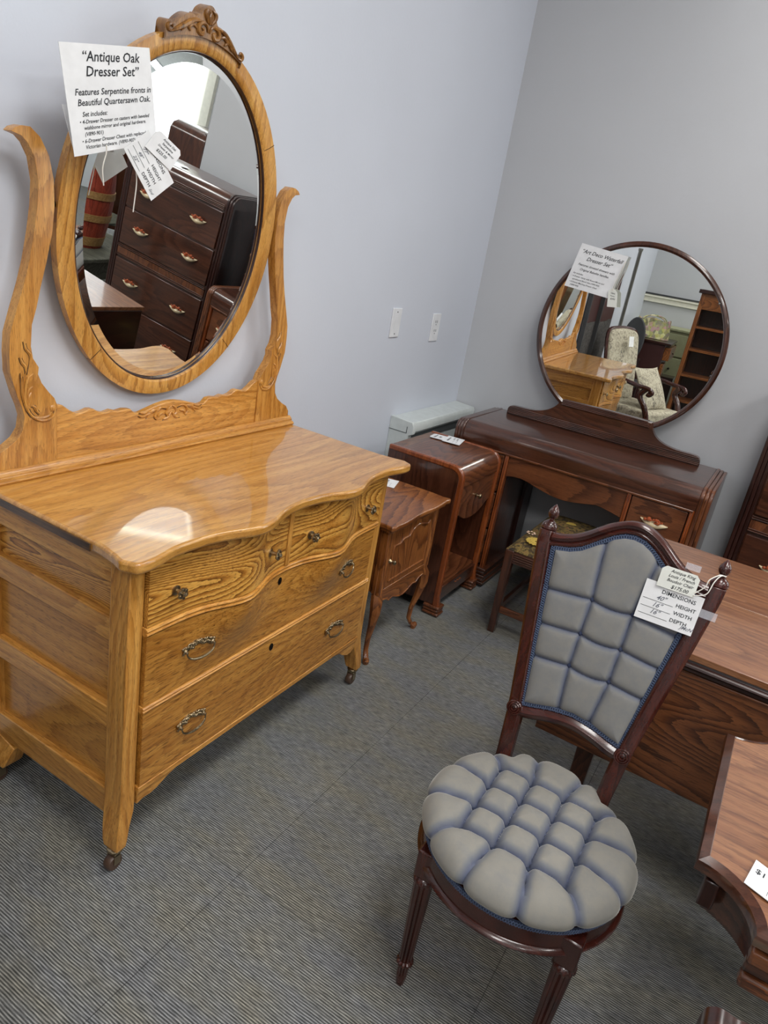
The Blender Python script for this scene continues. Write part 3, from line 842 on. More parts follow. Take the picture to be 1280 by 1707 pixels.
o = sheet('back_sheet', 'plain white sheet tucked behind the large sign at its lower left', 'paper',
      (.088, -2.490, 1.672), (.088, -2.38, 1.690), (.088, -2.36, 1.606), (.090, -2.462, 1.588), [], Wd=1.0)
o = sheet('dimension_card', 'white dimensions card hanging askew over the sign corner', 'tag',
      (.118, -2.294, 1.664), (.118, -2.212, 1.568), (.116, -2.276, 1.520), (.116, -2.358, 1.616),
      [('DIMENSIONS', .48, .14, .095, 'CENTER', 0), ('HEIGHT', .50, .29, .09, 'LEFT', 0), ('WIDTH', .50, .42, .09, 'LEFT', 0), ('DEPTH', .50, .55, .09, 'LEFT', 0)],
      lines2=[('77"', .18, .28, .09, 'LEFT', .4), ('48"', .18, .41, .09, 'LEFT', .4), ('22"', .18, .54, .09, 'LEFT', .4), ('Scd', .80, .57, .08, 'LEFT', .5)],
      rules=[(.04, .305, .46, .305), (.04, .435, .46, .435), (.04, .565, .46, .565)], Wd=1.0)
o = sheet('price_tag', 'small clipped price tag marked $325 beside the dimensions card', 'tag',
      (.1215, -2.270, 1.672), (.1215, -2.194, 1.636), (.1205, -2.228, 1.592), (.1205, -2.304, 1.630),
      [('Antique Oak', .30, .13, .095, 'LEFT', .25), ('Serpentine', .34, .24, .095, 'LEFT', .25), ('Dresser & Mirror', .26, .35, .085, 'LEFT', .25), ('$325.00', .30, .50, .12, 'LEFT', .2)], Wd=1.0, clipcorner=.1)
st = MB()
st.tube(cr([(.112, -2.40, 1.615), (.11, -2.398, 1.60), (.108, -2.405, 1.57), (.106, -2.400, 1.535)], 5), .0013, 6)
tag(st.build('string', 'string', None, off=(0, 0, 0)), 'white string hanging below the large sign, left of the card', 'string')
st = MB()
st.tube(cr([(.112, -2.325, 1.605), (.11, -2.318, 1.58), (.108, -2.313, 1.55), (.106, -2.318, 1.49)], 5), .0013, 6)
tag(st.build('string', 'string'), 'white string hanging beside the tip of the askew dimensions card', 'string')

# ================================================================== SHELL PULL
def shell_meshes():
    d = MB(); rings = []
    for i in range(13):
        t = -1 + 2 * i / 12
        w = .045 * t; h = .016 * (1 - abs(t) ** 1.6) + .0015
        zc = -.010 + .012 * t * t * (1 if t < 0 else .5)
        rings.append([(w, -.004 - h * .9 * math.sin(a), zc + h * .7 * math.cos(a)) for a in np.linspace(0, PI, 7)] + [(w, 0, zc - h * .7), (w, 0, zc + h * .7)])
    d.loft(rings)
    r = random.Random(5); e = MB()
    for i in range(16):
        t = r.uniform(-.75, .75)
        e.ball((.038 * t, -.013 - r.uniform(0, .006), .004 + r.uniform(-.004, .012) * (1 - abs(t))), r.uniform(.004, .0075), 6, (1, .8, .8))
    return d.mesh('handle', 'bake'), e.mesh('flower_cluster', 'bake_o')
SHD, SHF = shell_meshes()
def shell(parent, x, y, z):
    s_ = 1.3
    for nm, me in (('handle', SHD), ('flower_cluster', SHF)):
        o = bpy.data.objects.new(nm, me); COL.objects.link(o); o.parent = parent; o.location = (x, y, z); o.scale = (s_,) * 3

# ================================================================== VANITY
vt = thing('vanity', 'dark waterfall vanity with reeded ends and round mirror, against the back wall', 'vanity', (.785, -.21, 0))
vo = tuple(vt.location)
def V(mb, nm, mat, parent=None, **k): return mb.build(nm, mat, parent or vt, off=vo, **k)
YF = -.437
def wf_prof(yf, yb, zt, r, zb, n=8):
    pts = [(yb, zt), (yf + r, zt)]
    pts += [(yf + r - r * math.sin(a), zt - r + r * math.cos(a)) for a in np.linspace(.2, PI / 2, n)]
    pts += [(yf, zb), (yb, zb)]
    return pts
V(MB().prism(wf_prof(YF, .03, .790, .05, .692), 'x', .245, 1.325), 'top', 'mah_x', bev=.002)
# reeded ends, three ridges each side that run over the top and down the front
for sg in (-1, 1):
    for k in range(3):
        a = (.245 - .016 * k, .245 - .016 * (k + 1)) if sg < 0 else (1.325 + .016 * k, 1.325 + .016 * (k + 1))
        x0, x1 = min(a), max(a)
        dz = .004 - .003 * k
        V(MB().prism(wf_prof(YF - dz, .03, .790 + dz, .05, .07), 'x', x0, x1), 'reeded_end', 'mah_z' if sg < 0 else 'wal_z', bev=.005, seg=3)
# pedestals
for (x0, x1) in ((.245, .492), (1.045, 1.325)):
    V(MB().box(x0, x1, YF + .03, .02, .10, .692), 'pedestal', 'mah_z', bev=.003)
    for (q0, q1) in ((x0, x0 + .02), (x1 - .02, x1)):
        V(MB().prism([(q0, YF + .004), (q0 + .004, YF - .002), (q0 + .009, YF + .003), (q0 + .013, YF - .002), (q1, YF + .004), (q1, YF + .04), (q0, YF + .04)], 'z', .07, .692), 'moulding', 'ora_z' if x0 > 1 or q0 > .4 else 'mah_z', bev=.001)
    for k in range(3):
        z0 = .115 + .19 * k
        dwr = V(MB().box(x0 + .024, x1 - .024, YF + .006, YF + .035, z0 + .004, z0 + .184), 'drawer', 'wal_x', bev=.003)
        shell(dwr, (x0 + x1) / 2 - vo[0], YF + .006 - vo[1], z0 + .10)
    ft = MB()
    for k in range(5):
        ft.box(x0 - .05 + .004 * (k % 2), x1 + .02 - .004 * (k % 2), YF - .012 + .003 * (k % 2), .01, .015 + .018 * k, .030 + .018 * k)
    V(ft, 'plinth', 'mah_x', bev=.003)
# knee-hole apron
ka = [(.492, .575), (.50, .583), (.53, .590), (.57, .592), (.61, .585), (.66, .572), (.72, .560), (.77, .556), (.82, .560), (.88, .572), (.93, .582), (.97, .578), (1.01, .570), (1.045, .562)]
V(MB().strip([(p[0], .692) for p in cr(ka, 2)], cr(ka, 2), 'y', YF + .012, YF + .032), 'knee_apron', 'wal_x', bev=.002)
V(MB().box(.27, 1.32, YF - .002, YF + .012, .682, .693), 'front_bead', 'wal_x', bev=.003)
for xx in (.492, 1.03): V(MB().box(xx, xx + .016, -.1, .02, .05, .69), 'back_leg', 'drk_z', bev=.002)
for x in (.30, .46, 1.08, 1.31):
    V(MB().lathe([(.016, 0), (.018, .006), (.012, .015)], (x, YF + .04, 0), 12), 'foot', 'mah_z')
# mirror base
bp_ = [(.295, .790), (.293, .812), (.300, .826), (.315, .833), (.345, .835), (.40, .836), (.46, .846), (.505, .866), (.538, .895), (.556, .925), (.60, .93), (.78, .933), (.96, .93), (1.0, .922), (1.012, .895), (1.037, .866), (1.08, .846), (1.14, .836), (1.20, .835), (1.228, .833), (1.242, .826), (1.249, .812), (1.247, .790)]
tp_ = cr(bp_, 4)
V(MB().strip(tp_, [(p[0], .789) for p in tp_], 'y', -.035, -.005), 'mirror_base', 'mah_x', bev=.004, seg=3)
lo = MB()
for k in range(5):
    z = .797 + .0075 * k
    xa = .298 + (.010 if k == 4 else .002 * (k == 3)); xb = 1.545 - xa
    lo.tube([(xa, -.038, z), (.5, -.040, z), (.78, -.041, z), (1.05, -.040, z), (xb, -.038, z)], .0042, 8)
for k in range(4):
    z = .906 + .0072 * k; w = .215 - .003 * k
    lo.tube([(.775 - w, -.039, z), (.775, -.040, z), (.775 + w, -.039, z)], .004, 8)
V(lo, 'reeding', 'mah_x')
# round mirror, very slightly turned
RC = Vector((.780, -.022, 1.268)); RR = .408
YAW, RT = math.radians(2.0), math.radians(.25)
def rmap(o_, u, w):
    # o_ outwards (towards -y), u to +x, w up
    v = Matrix.Rotation(YAW, 3, 'Z') @ (Matrix.Rotation(RT, 3, 'X') @ Vector((u, -o_, w)))
    p = RC + v
    return (p.x, p.y, p.z)
A0 = math.asin(-.345 / RR)
angs = [A0 + (PI - 2 * A0) * k / 90 for k in range(91)]
rings = []
for o_, r in [(.006, RR), (.012, RR + .007), (.011, RR + .015), (.004, RR + .022), (-.012, RR + .022), (-.014, RR - .004), (.000, RR - .004)]:
    rings.append([rmap(o_, r * math.cos(a), r * math.sin(a)) for a in angs])
rings.append(rings[0])
fr_ = V(MB().loft(rings, closed=False, cap=False), 'mirror_frame', 'mah_z')
gl = MB(); poly = [rmap(.002, (RR + .001) * math.cos(a), (RR + .001) * math.sin(a)) for a in angs]
gl.add(poly, [tuple(range(len(poly)))])
V(gl, 'mirror_glass', 'mirror_old', fr_, smooth=False)
V(MB().prism([(.56, .905), (1.0, .905), (1.0, .93), (.56, .93)], 'y', -.036, -.010), 'mirror_rail', 'mah_x', fr_, bev=.004)
V(MB().ball(rmap(.012, .338, .228), .005, 8), 'screw', 'steel', fr_)
# cards on round mirror
sheet('sign', 'white sign reading Art Deco Waterfall Dresser Set on the round mirror', 'sign',
      (.472, -.062, 1.647), (.694, -.060, 1.621), (.650, -.060, 1.432), (.437, -.062, 1.452),
      [('\u201cArt Deco Waterfall', .5, .17, .105, 'CENTER', .3), ('Dresser Set\u201d', .5, .30, .105, 'CENTER', .3),
       ('Features dovetail drawers with', .5, .42, .064, 'CENTER', .3), ('Original Bakelite handles.', .5, .51, .064, 'CENTER', .3),
       ('Set includes:', .07, .60, .045, 'LEFT', .3), ('\u2022 4 Drawer Vanity with Round Mirror and', .06, .66, .043, 'LEFT', .3),
       ('upholstered Bench Seat (V890-903)', .10, .72, .043, 'LEFT', .3), ('\u2022 4 Drawer Matching Dresser Chest', .06, .78, .043, 'LEFT', .3), ('(V890-904)', .10, .84, .043, 'LEFT', .3)], Wd=1.0, curl=.001)
tg = sheet('price_tag', 'small clipped tag hanging at the lower right of the round mirror sign', 'tag',
      (.646, -.070, 1.478), (.688, -.070, 1.473), (.704, -.070, 1.400), (.660, -.070, 1.396),
      [('V890', .25, .55, .22, 'LEFT', .3), ('Vanity', .22, .82, .2, 'LEFT', .3), ('$395', .25, 1.15, .25, 'LEFT', .3)], Wd=1.0, clipcorner=.28, mat='paper_b')
st = MB().tube(cr([(.690, -.066, 1.60), (.683, -.068, 1.55), (.672, -.07, 1.50), (.668, -.073, 1.468)], 4), .0012, 6)
st.tube(cr([(.690, -.068, 1.60), (.677, -.070, 1.55), (.665, -.072, 1.50), (.666, -.074, 1.468)], 4), .0012, 6)
tag(st.build('string', 'string'), 'thin doubled string holding the tag on the round mirror', 'string')

# ================================================================== NIGHTSTAND 1 (waterfall)
n1 = thing('waterfall_nightstand', 'glossy red brown waterfall nightstand with one drawer above an open shelf', 'nightstand', (.28, -.67, 0), math.radians(0))
o1 = (.28, -.67, 0)
def B1(mb, nm, mat, parent=None, **k): return mb.build(nm, mat, parent or n1, off=o1, **k)
xb, xf, ya, yb, zt = .10, .470, -.885, -.465, .700
def xprof(xf_, zt_, r, zb_, n=10):
    return [(xb, zt_), (xf_ - r, zt_)] + [(xf_ - r + r * math.sin(a), zt_ - r + r * math.cos(a)) for a in np.linspace(.15, PI / 2, n)] + [(xf_, zb_), (xb, zb_)]
B1(MB().prism(xprof(xf - .002, zt - .001, .06, .612), 'y', ya + .022, yb - .022), 'top', 'wal_y', bev=.001)
for y0, y1 in ((ya, ya + .024), (yb - .024, yb)):
    # waterfall edge that runs over the top and becomes the front post
    P_ = [(xb, zt + .003), (xf - .06, zt + .003)] + [(xf - .06 + .063 * math.sin(a), zt - .06 + .063 * math.cos(a)) for a in np.linspace(.15, PI / 2, 10)] + [(xf + .004, .10), (xf + .012, .05), (xf + .014, .02)]
    Q_ = [(xb, zt - .02), (xf - .06, zt - .022)] + [(xf - .06 + .038 * math.sin(a), zt - .06 + .038 * math.cos(a)) for a in np.linspace(.15, PI / 2, 10)] + [(xf - .022, .10), (xf - .02, .05), (xf - .015, .02)]
    B1(MB().strip(P_, Q_, 'y', y0, y1), 'post', 'ora_z', bev=.006, seg=3)
for y0, y1 in ((ya + .004, ya + .02), (yb - .02, yb - .004)):
    B1(MB().box(xb, xf - .02, y0, y1, .05, zt - .015), 'side', 'mah_z', bev=0)
B1(MB().box(xb, xb + .01, ya + .02, yb - .02, .05, zt - .02), 'back', 'drk_z')
dk = cr([(ya + .024, .475), (ya + .05, .475), (ya + .08, .462), (ya + .13, .440), (ya + .21, .430), (ya + .29, .440), (ya + .34, .462), (ya + .37, .475), (yb - .024, .475)], 2)
dw = B1(MB().strip([(p[0], .608) for p in dk], dk, 'x', xf - .03, xf - .008), 'drawer', 'wal_y', bev=.002)
kb_ = MB().lathe([(.009, 0), (.010, .003), (.004, .006), (.004, .014), (.011, .018), (.012, .022), (.008, .027), (.001, .028)], (xf - .008, (ya + yb) / 2, .535), 16, 'x')
B1(kb_, 'knob', 'brass', dw)
B1(MB().box(xb, xf - .012, ya + .02, yb - .02, .125, .145), 'shelf', 'wal_y', bev=.002)
B1(MB().box(xf - .03, xf - .004, ya + .02, yb - .02, .065, .132), 'bottom_rail', 'mah_y', bev=.003)
mb = MB()
for k in range(9): mb.ball((xf - .003, (ya + yb) / 2 + (k - 4) * .008, .11 + .003 * math.cos(k * 2)), .004, 6, (.5, 1, 1))
B1(mb, 'carved_ornament', 'ora_y')
for y0, y1 in ((ya - .008, ya + .055), (yb - .055, yb + .008)):
    mb = MB()
    for k in range(3): mb.box(xf - .06, xf + .020 - .003 * (k % 2), y0 + .002 * (k % 2), y1 - .002 * (k % 2), .004 + .016 * k, .018 + .016 * k)
    B1(mb, 'foot', 'wal_y', bev=.005)
    B1(MB().box(xb, xb + .04, y0 + .01, y1 - .01, 0, .05), 'foot', 'mah_z', bev=.004)
sheet('dimension_card', 'white dimensions card lying on top of the waterfall nightstand', 'tag',
      (.215, -.60, .7052), (.195, -.485, .7052), (.275, -.475, .7052), (.300, -.590, .7052), [('DIMENSIONS', .5, .2, .1, 'CENTER', 0), ('HEIGHT', .55, .38, .09, 'LEFT', 0), ('WIDTH', .55, .52, .09, 'LEFT', 0)], rules=[(.1, .4, .5, .4), (.1, .54, .5, .54)], Wd=1.0)
sheet('price_tag', 'small white tag tucked under the card on the waterfall nightstand', 'tag',
      (.145, -.595, .7038), (.135, -.515, .7038), (.200, -.505, .7038), (.210, -.585, .7038), [('Nightstand', .5, .3, .16, 'CENTER', .2), ('$95', .5, .6, .2, 'CENTER', .2)], Wd=1.0, clipcorner=.12)

# ================================================================== NIGHTSTAND 2 (carved, cabriole)
n2 = thing('cabriole_nightstand', 'carved brown nightstand with one panelled door and cabriole legs beside the oak dresser', 'nightstand', (.27, -1.22, 0))
o2 = (.27, -1.22, 0)
def B2(mb, nm, mat, parent=None, **k): return mb.build(nm, mat, parent or n2, off=o2, **k)
a0, a1, xf2, xb2 = -1.435, -1.035, .452, .09
out = [(xb2 - .01, a0 - .035), (.40, a0 - .035), (.45, a0 - .03), (.482, a0 - .037), (.49, a0 - .02)] + [(.487 + .004 * math.sin(k * 1.3), lerp(a0, a1, k / 8)) for k in range(9)] + [(.49, a1 + .02), (.482, a1 + .037), (.45, a1 + .03), (.40, a1 + .035), (xb2 - .01, a1 + .035)]
B2(MB().prism(out, 'z', .580, .600), 'top', 'med_y', bev=.006, seg=3)
B2(MB().prism([(x_ if x_ < .2 else x_ - .014, y_ + (.012 if y_ < -1.2 else -.012)) for x_, y_ in out], 'z', .566, .580), 'top_moulding', 'med_y', bev=.004)
B2(MB().box(xb2, xf2 - .012, a0 + .01, a1 - .01, .30, .566), 'body', 'med_z', bev=.002)
for yy in (a0, a1 - .03):
    mb = MB()
    for k in range(3): mb.box(xf2 - .03, xf2 + .006 - .003 * k, yy + .004 * k, yy + .03 - .004 * k, .30 + .008 * k, .562 - .004 * k)
    B2(mb, 'corner_moulding', 'med_z', bev=.004)
door = B2(MB().box(xf2 - .012, xf2 + .002, a0 + .035, a1 - .035, .318, .555), 'door', 'med_z', bev=.003)
# raised, scalloped panel frame line
d0, d1 = a0 + .06, a1 - .06
ln = [(d0, .345), (d0, .475), (d0 + .02, .488), (d0 + .045, .488), (d0 + .07, .500), (d0 + .11, .500), (d0 + .14, .522), (d0 + .18, .530), (d0 + .22, .522), (d1 - .02, .512), (d1, .512), (d1, .345)]
ln2 = cr(ln, 4)
mb = MB().tube([(xf2 + .003, a, b) for a, b in ln2], .004, 8)
mb.tube([(xf2 + .003, d0, .345), (xf2 + .003, d1, .345)], .004, 8)
B2(mb, 'panel_moulding', 'med_z', door)
B2(MB().lathe([(.010, 0), (.006, .004), (.004, .012), (.009, .016), (.010, .021), (.005, .026), (.001, .027)], (xf2 + .002, a0 + .048, .432), 10, 'x').ball((xf2 + .02, a0 + .040, .437), .005, 6).ball((xf2 + .02, a0 + .056, .427), .005, 6), 'knob', 'brass', door)
sk = cr([(a0 + .01, .262), (a0 + .04, .268), (a0 + .07, .262), (a0 + .09, .250), (a0 + .12, .254), (a0 + .16, .240), (a0 + .20, .232), (a0 + .24, .240), (a0 + .28, .254), (a0 + .31, .250), (a0 + .33, .262), (a0 + .36, .268), (a1 - .01, .262)], 3)
B2(MB().strip([(p[0], .318) for p in sk], sk, 'x', xf2 - .02, xf2 + .004), 'apron', 'med_y', bev=.002)
B2(MB().tube([(xf2 + .004, p[0], p[1] + .004) for p in sk], .003, 6), 'apron_bead', 'med_y')
for sx in (1, -1):
    for sy in (-1, 1):
        cx = xf2 - .012 if sx > 0 else xb2 + .02; cy = a0 + .02 if sy < 0 else a1 - .02
        secs = []
        for z, off, r in ((.56, 0, .02), (.30, 0, .021), (.27, .012, .024), (.23, .016, .021), (.17, .006, .015), (.10, -.010, .011), (.05, -.012, .010), (.025, .0, .011), (.012, .014, .013), (.0, .012, .011)):
            ox = off * sx * .8; oy = off * sy * .8
            secs.append([(cx + ox + r * math.cos(t), cy + oy + r * math.sin(t), z) for t in np.linspace(0, 2 * PI, 9)[:-1]])
        lg = B2(MB().loft(secs), 'leg', 'med_z')
        if sx > 0: B2(MB().ball((cx + .014 * sx, cy + .014 * sy, .018), .012, 8), 'scroll_toe', 'med_z', lg)
sheet('dimension_card', 'white card lying on the cabriole nightstand, partly under the oak top', 'tag',
      (.20, -1.13, .6015), (.175, -1.035, .6015), (.245, -1.015, .6015), (.275, -1.11, .6015), [('DIMENSIONS', .5, .2, .1, 'CENTER', 0), ('HEIGHT', .55, .4, .09, 'LEFT', 0)], rules=[(.1, .42, .5, .42), (.1, .56, .5, .56)], Wd=1.0)

# ================================================================== BENCH with needlepoint seat
bn = thing('vanity_bench', 'dark vanity bench with dark floral needlepoint seat, half under the vanity', 'bench', (.85, -.5, 0))
ob = (.85, -.5, 0)
def BB(mb, nm, mat, parent=None, **k): return mb.build(nm, mat, parent or bn, off=ob, **k)
bx0, bx1, by0, by1 = .697, 1.024, -.815, -.225
for x in (bx0, bx1 - .038):
    for y in (by0, by1 - .038):
        BB(MB().loft([[(x + .004, y + .004, 0), (x + .034, y + .004, 0), (x + .034, y + .034, 0), (x + .004, y + .034, 0)], [(x, y, .40), (x + .038, y, .40), (x + .038, y + .038, .40), (x, y + .038, .40)]]), 'leg', 'mah_z', bev=.003)
for nm, q in (('apron', (bx0 + .038, bx1 - .038, by0 + .004, by0 + .024)), ('apron', (bx0 + .038, bx1 - .038, by1 - .024, by1 - .004)), ('apron', (bx0 + .004, bx0 + .024, by0 + .038, by1 - .038)), ('apron', (bx1 - .024, bx1 - .004, by0 + .038, by1 - .038))):
    mb = MB().box(*q, .345, .40)
    if q[1] - q[0] > .1:
        for k in range(4): mb.tube([(q[0], by0 + .004 if q[2] < -.5 else by1 - .004, .358 + .01 * k), (q[1], by0 + .004 if q[2] < -.5 else by1 - .004, .358 + .01 * k)], .0035, 6)
    BB(mb, nm, 'mah_x' if q[1] - q[0] > .1 else 'mah_y', bev=.001)
for xx in (bx0 + .012, bx1 - .028): BB(MB().box(xx, xx + .016, by0 + .03, by1 - .03, .10, .13), 'side_stretcher', 'mah_y', bev=.002)
BB(MB().box(bx0 + .03, bx1 - .03, by0 + .012, by0 + .028, .10, .13), 'stretcher', 'wal_x', bev=.003)
def cush(u, v):
    x = lerp(bx0 + .001, bx1 - .001, u); y = lerp(by0 + .001, by1 - .001, v)
    e = min(u, 1 - u) * (bx1 - bx0); f = min(v, 1 - v) * (by1 - by0)
    h = .036 * (1 - math.exp(-e / .022)) * (1 - math.exp(-f / .022))
    return (x, y, .402 + h + .012 * math.sin(PI * u) * math.sin(PI * v))
seat = BB(MB().grid(cush, 30, 40), 'seat', 'needle')
for (fx_, fy_, r) in ((.795, -.735, .040), (.80, -.50, .022), (.93, -.60, .02), (.84, -.38, .02)):
    mb = MB()
    for k in range(16):
        a = k * 2 * PI / 16
        for rr_ in (.95, .78, .3): mb.ball((fx_ + r * rr_ * math.cos(a + rr_), fy_ + r * rr_ * math.sin(a + rr_), .4455), .0048, 6, (1.3, 1.3, .35))
        mb.ball((fx_ + r * math.cos(a), fy_ + r * math.sin(a), .4445), .006, 6, (1.2, 1.2, .35))
        mb.ball((fx_ + .55 * r * math.cos(a + .2), fy_ + .55 * r * math.sin(a + .2), .446), .005, 6, (1.2, 1.2, .35))
    BB(mb, 'flower_motif', 'needle_y', seat)
for (fx_, fy_, r) in ((.742, -.655, .016), (.815, -.63, .012), (.90, -.52, .012), (.775, -.46, .012)):
    mb = MB()
    for k in range(7):
        a = k * 2 * PI / 7
        mb.ball((fx_ + r * math.cos(a), fy_ + r * math.sin(a), .4455), .005, 6, (1.2, 1.2, .35))
    BB(mb, 'bud_motif', 'needle_p', seat)

# ================================================================== BOUDOIR CHAIR
CH = (1.335, -2.285, 0)
ch = thing('boudoir_chair', 'mahogany boudoir chair with deep buttoned blue grey velvet seat and back', 'chair', CH)
def C_(mb, nm, mat, parent=None, **k): return mb.build(nm, mat, parent or ch, **k)   # local coordinates
R0 = .216
GX = [-.1125, -.0375, .0375, .1125]
btn = [(x, y) for x in GX for y in GX]
segs = []
for g in GX:
    segs.append(((g, GX[0]), (g, GX[3]))); segs.append(((GX[0], g), (GX[3], g)))
for (x, y) in btn:
    if abs(x) > .1 or abs(y) > .1:
        d = Vector((x, y))
        if abs(x) > .1 and abs(y) > .1: dd = d.normalized()
        elif abs(x) > .1: dd = (Vector((math.copysign(.2086, x), math.copysign(.0559, y))) - d).normalized()
        else: dd = (Vector((math.copysign(.0559, x), math.copysign(.2086, y))) - d).normalized()
        segs.append(((x, y), (x + dd.x * .2, y + dd.y * .2)))
sa = np.array([s[0] for s in segs]); sb_ = np.array([s[1] for s in segs])
def seam_dist(P, sa, sb):
    d = sb - sa; L2 = (d ** 2).sum(1)
    t = np.clip(((P[:, None, :] - sa[None]) * d[None]).sum(2) / L2[None], 0, 1)
    q = sa[None] + t[..., None] * d[None]
    return np.sqrt(((P[:, None, :] - q) ** 2).sum(2)).min(1)
NR, NT = 110, 220
vs = []; P2 = []
for i in range(NR + 1):
    s = 1.30 * i / NR
    for j in range(NT):
        th = 2 * PI * j / NT
        rmax = R0
        for ta in (math.atan2(.20, -.135), math.atan2(.20, .135)):
            dth = (th - ta + PI) % (2 * PI) - PI
            rmax -= .022 * math.exp(-(dth / .10) ** 2)
        if s <= 1: r = rmax * math.sin(s * PI / 2) ** 1.0 if False else rmax * (1 - (1 - s) ** 1.15) if s < 1 else rmax
        else: r = rmax
        k = max(0, (s - .72) / .58)
        if s <= .72:
            r = s / .72 * (rmax - .032); z = .446
        else:
            a = k * PI * .80
            r = rmax - .032 + .036 * math.sin(a) - .004 * k; z = .446 - .030 * (1 - math.cos(a)) * .72
        z += .008 * (1 - (r / R0) ** 2)
        vs.append([r * math.cos(th), r * math.sin(th), z, k, th])
        P2.append((r * math.cos(th), r * math.sin(th)))
P2 = np.array(P2); D = seam_dist(P2, sa, sb_)
BD = np.sqrt(((P2[:, None, :] - np.array(btn)[None]) ** 2).sum(2)).min(1)
puff = np.sqrt(1 - (1 - np.clip(D / .034, 0, 1)) ** 2) * .024 - .020 * np.exp(-(BD / .012) ** 2)
mb = MB(); V_ = []
for q, pf, (x, y) in zip(vs, puff, P2):
    k = q[3]; th = q[4]; a = k * PI * .8
    # displace along the surface normal of the rounded edge
    nx, nz = (math.sin(a), math.cos(a)) if k > 0 else (0, 1)
    fade = 1 - smooth((k - .75) / .25)
    amt = (pf - .006) * fade * (1 - .4 * smooth(k * 2))
    V_.append((x + math.cos(th) * nx * amt, y + math.sin(th) * nx * amt, q[2] + nz * amt))
fs = [(i * NT + j, i * NT + (j + 1) % NT, (i + 1) * NT + (j + 1) % NT, (i + 1) * NT + j) for i in range(NR) for j in range(NT)]
mb.add(V_, fs)
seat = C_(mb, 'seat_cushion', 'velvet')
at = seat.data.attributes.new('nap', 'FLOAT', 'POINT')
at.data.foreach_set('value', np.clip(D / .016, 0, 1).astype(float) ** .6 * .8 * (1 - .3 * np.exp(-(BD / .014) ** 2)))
for (x, y) in btn: C_(MB().ball((x, y, .439), .006, 8, (1, 1, .5)), 'button', 'gimp', seat)
# seat rail ring and gimp
rings = []
prof = [(.213, .400), (.214, .378), (.215, .356), (.221, .353), (.224, .348), (.221, .342), (.213, .340), (.19, .340), (.19, .400)]
for k in range(97):
    a = 2 * PI * k / 96
    rings.append([(r * math.cos(a), r * math.sin(a), z) for r, z in prof + [prof[0]]])
C_(MB().loft(rings, cap=False), 'seat_rail', 'chr_x')
C_(MB().lathe([(.001, .36), (.19, .36), (.19, .40), (.001, .40)], n=48), 'seat_base', 'chr_x')
def braid(path, nrm_fn, nm, parent):
    """blue gimp: a flat band with two wavy cords"""
    K = len(path)
    mb = MB(); rings = []
    P = [Vector(p) for p in path]
    up = nrm_fn
    cords = [[], []]
    dist = 0
    for i, p in enumerate(P):
        t = (P[min(i + 1, K - 1)] - P[max(i - 1, 0)]).normalized()
        n_, w_ = up(i)
        n_ = Vector(n_); w_ = Vector(w_)
        rings.append([p + w_ * .007 + n_ * .0005, p + n_ * .0022, p - w_ * .007 + n_ * .0005, p - w_ * .007 - n_ * .001, p + w_ * .007 - n_ * .001])
        if i: dist += (P[i] - P[i - 1]).length
        for k in range(2):
            ph = dist / .011 * 2 * PI + k * PI
            cords[k].append(p + w_ * (.0052 * math.sin(ph)) + n_ * (.0028 + .0006 * math.cos(ph)))
    mb.loft(rings)
    o = mb.build(nm, 'gimp', parent)
    c = MB(); c.tube(cords[0], .0014, 5); c.tube(cords[1], .0014, 5)
    c.build('braid_cord', 'gimp_l', o if parent is ch else parent)
    return o
NG = 560
path = [(.2145 * math.cos(2 * PI * k / NG), .2145 * math.sin(2 * PI * k / NG), .401) for k in range(NG + 1)]
braid(path, lambda i: ((math.cos(2 * PI * i / NG), math.sin(2 * PI * i / NG), 0), (0, 0, 1)), 'gimp_trim', ch)
# front legs
for sx, cx, cy in ((-1, -.152, -.140), (1, .158, -.140)):
    secs = [(.020, .352), (.022, .345), (.0, .0)]
    blk = MB().box(cx - .021, cx + .021, cy - .021, cy + .021, .315, .385)
    lg = C_(blk, 'leg', 'chr_z', bev=.004)
    prof = [(.012, .318), (.019, .314), (.024, .308), (.025, .302), (.021, .296), (.0205, .292), (.0205, .28), (.019, .22), (.017, .16), (.0155, .10), (.0148, .078), (.0145, .074), (.019, .071), (.020, .066), (.0155, .061), (.0125, .057), (.0125, .03), (.0105, .008), (.009, 0)]
    lean = MB().lathe(prof, (0, 0, 0), 48, flute=12, fd=.0028)
    lean.v = [(x + cx + (.02 * (1 - z / .318)) * (-sx) * .3, y + cy - .012 * (1 - z / .318), z) for x, y, z in lean.v]
    o = lean.build('turned_leg', 'chr_z', lg)
# back frame, in the leaning back plane
BO = Vector((1.322 - CH[0], -2.072 - CH[1], .56)); BV = Vector((0, .115, .45)).normalized(); BU = Vector((1, .02, 0)).normalized(); BN = BU.cross(BV).normalized()  # BN points to the front
def bp3(u, v, n=0.0): return tuple(BO + BU * u + BV * v + BN * n)
def bstrip(A, B, n0, n1, mb=None):
    mb = mb or MB(); K = len(A)
    vs = [bp3(*p, n0) for p in A] + [bp3(*p, n0) for p in B] + [bp3(*p, n1) for p in A] + [bp3(*p, n1) for p in B]
    fs = []
    for i in range(K - 1):
        fs += [(i, i + 1, K + i + 1, K + i), (2 * K + i, 3 * K + i, 3 * K + i + 1, 2 * K + i + 1), (i, 2 * K + i, 2 * K + i + 1, i + 1), (K + i, K + i + 1, 3 * K + i + 1, 3 * K + i)]
    fs += [(0, K, 3 * K, 2 * K), (K - 1, 3 * K - 1, 4 * K - 1, 2 * K - 1)]
    return mb.add(vs, fs)
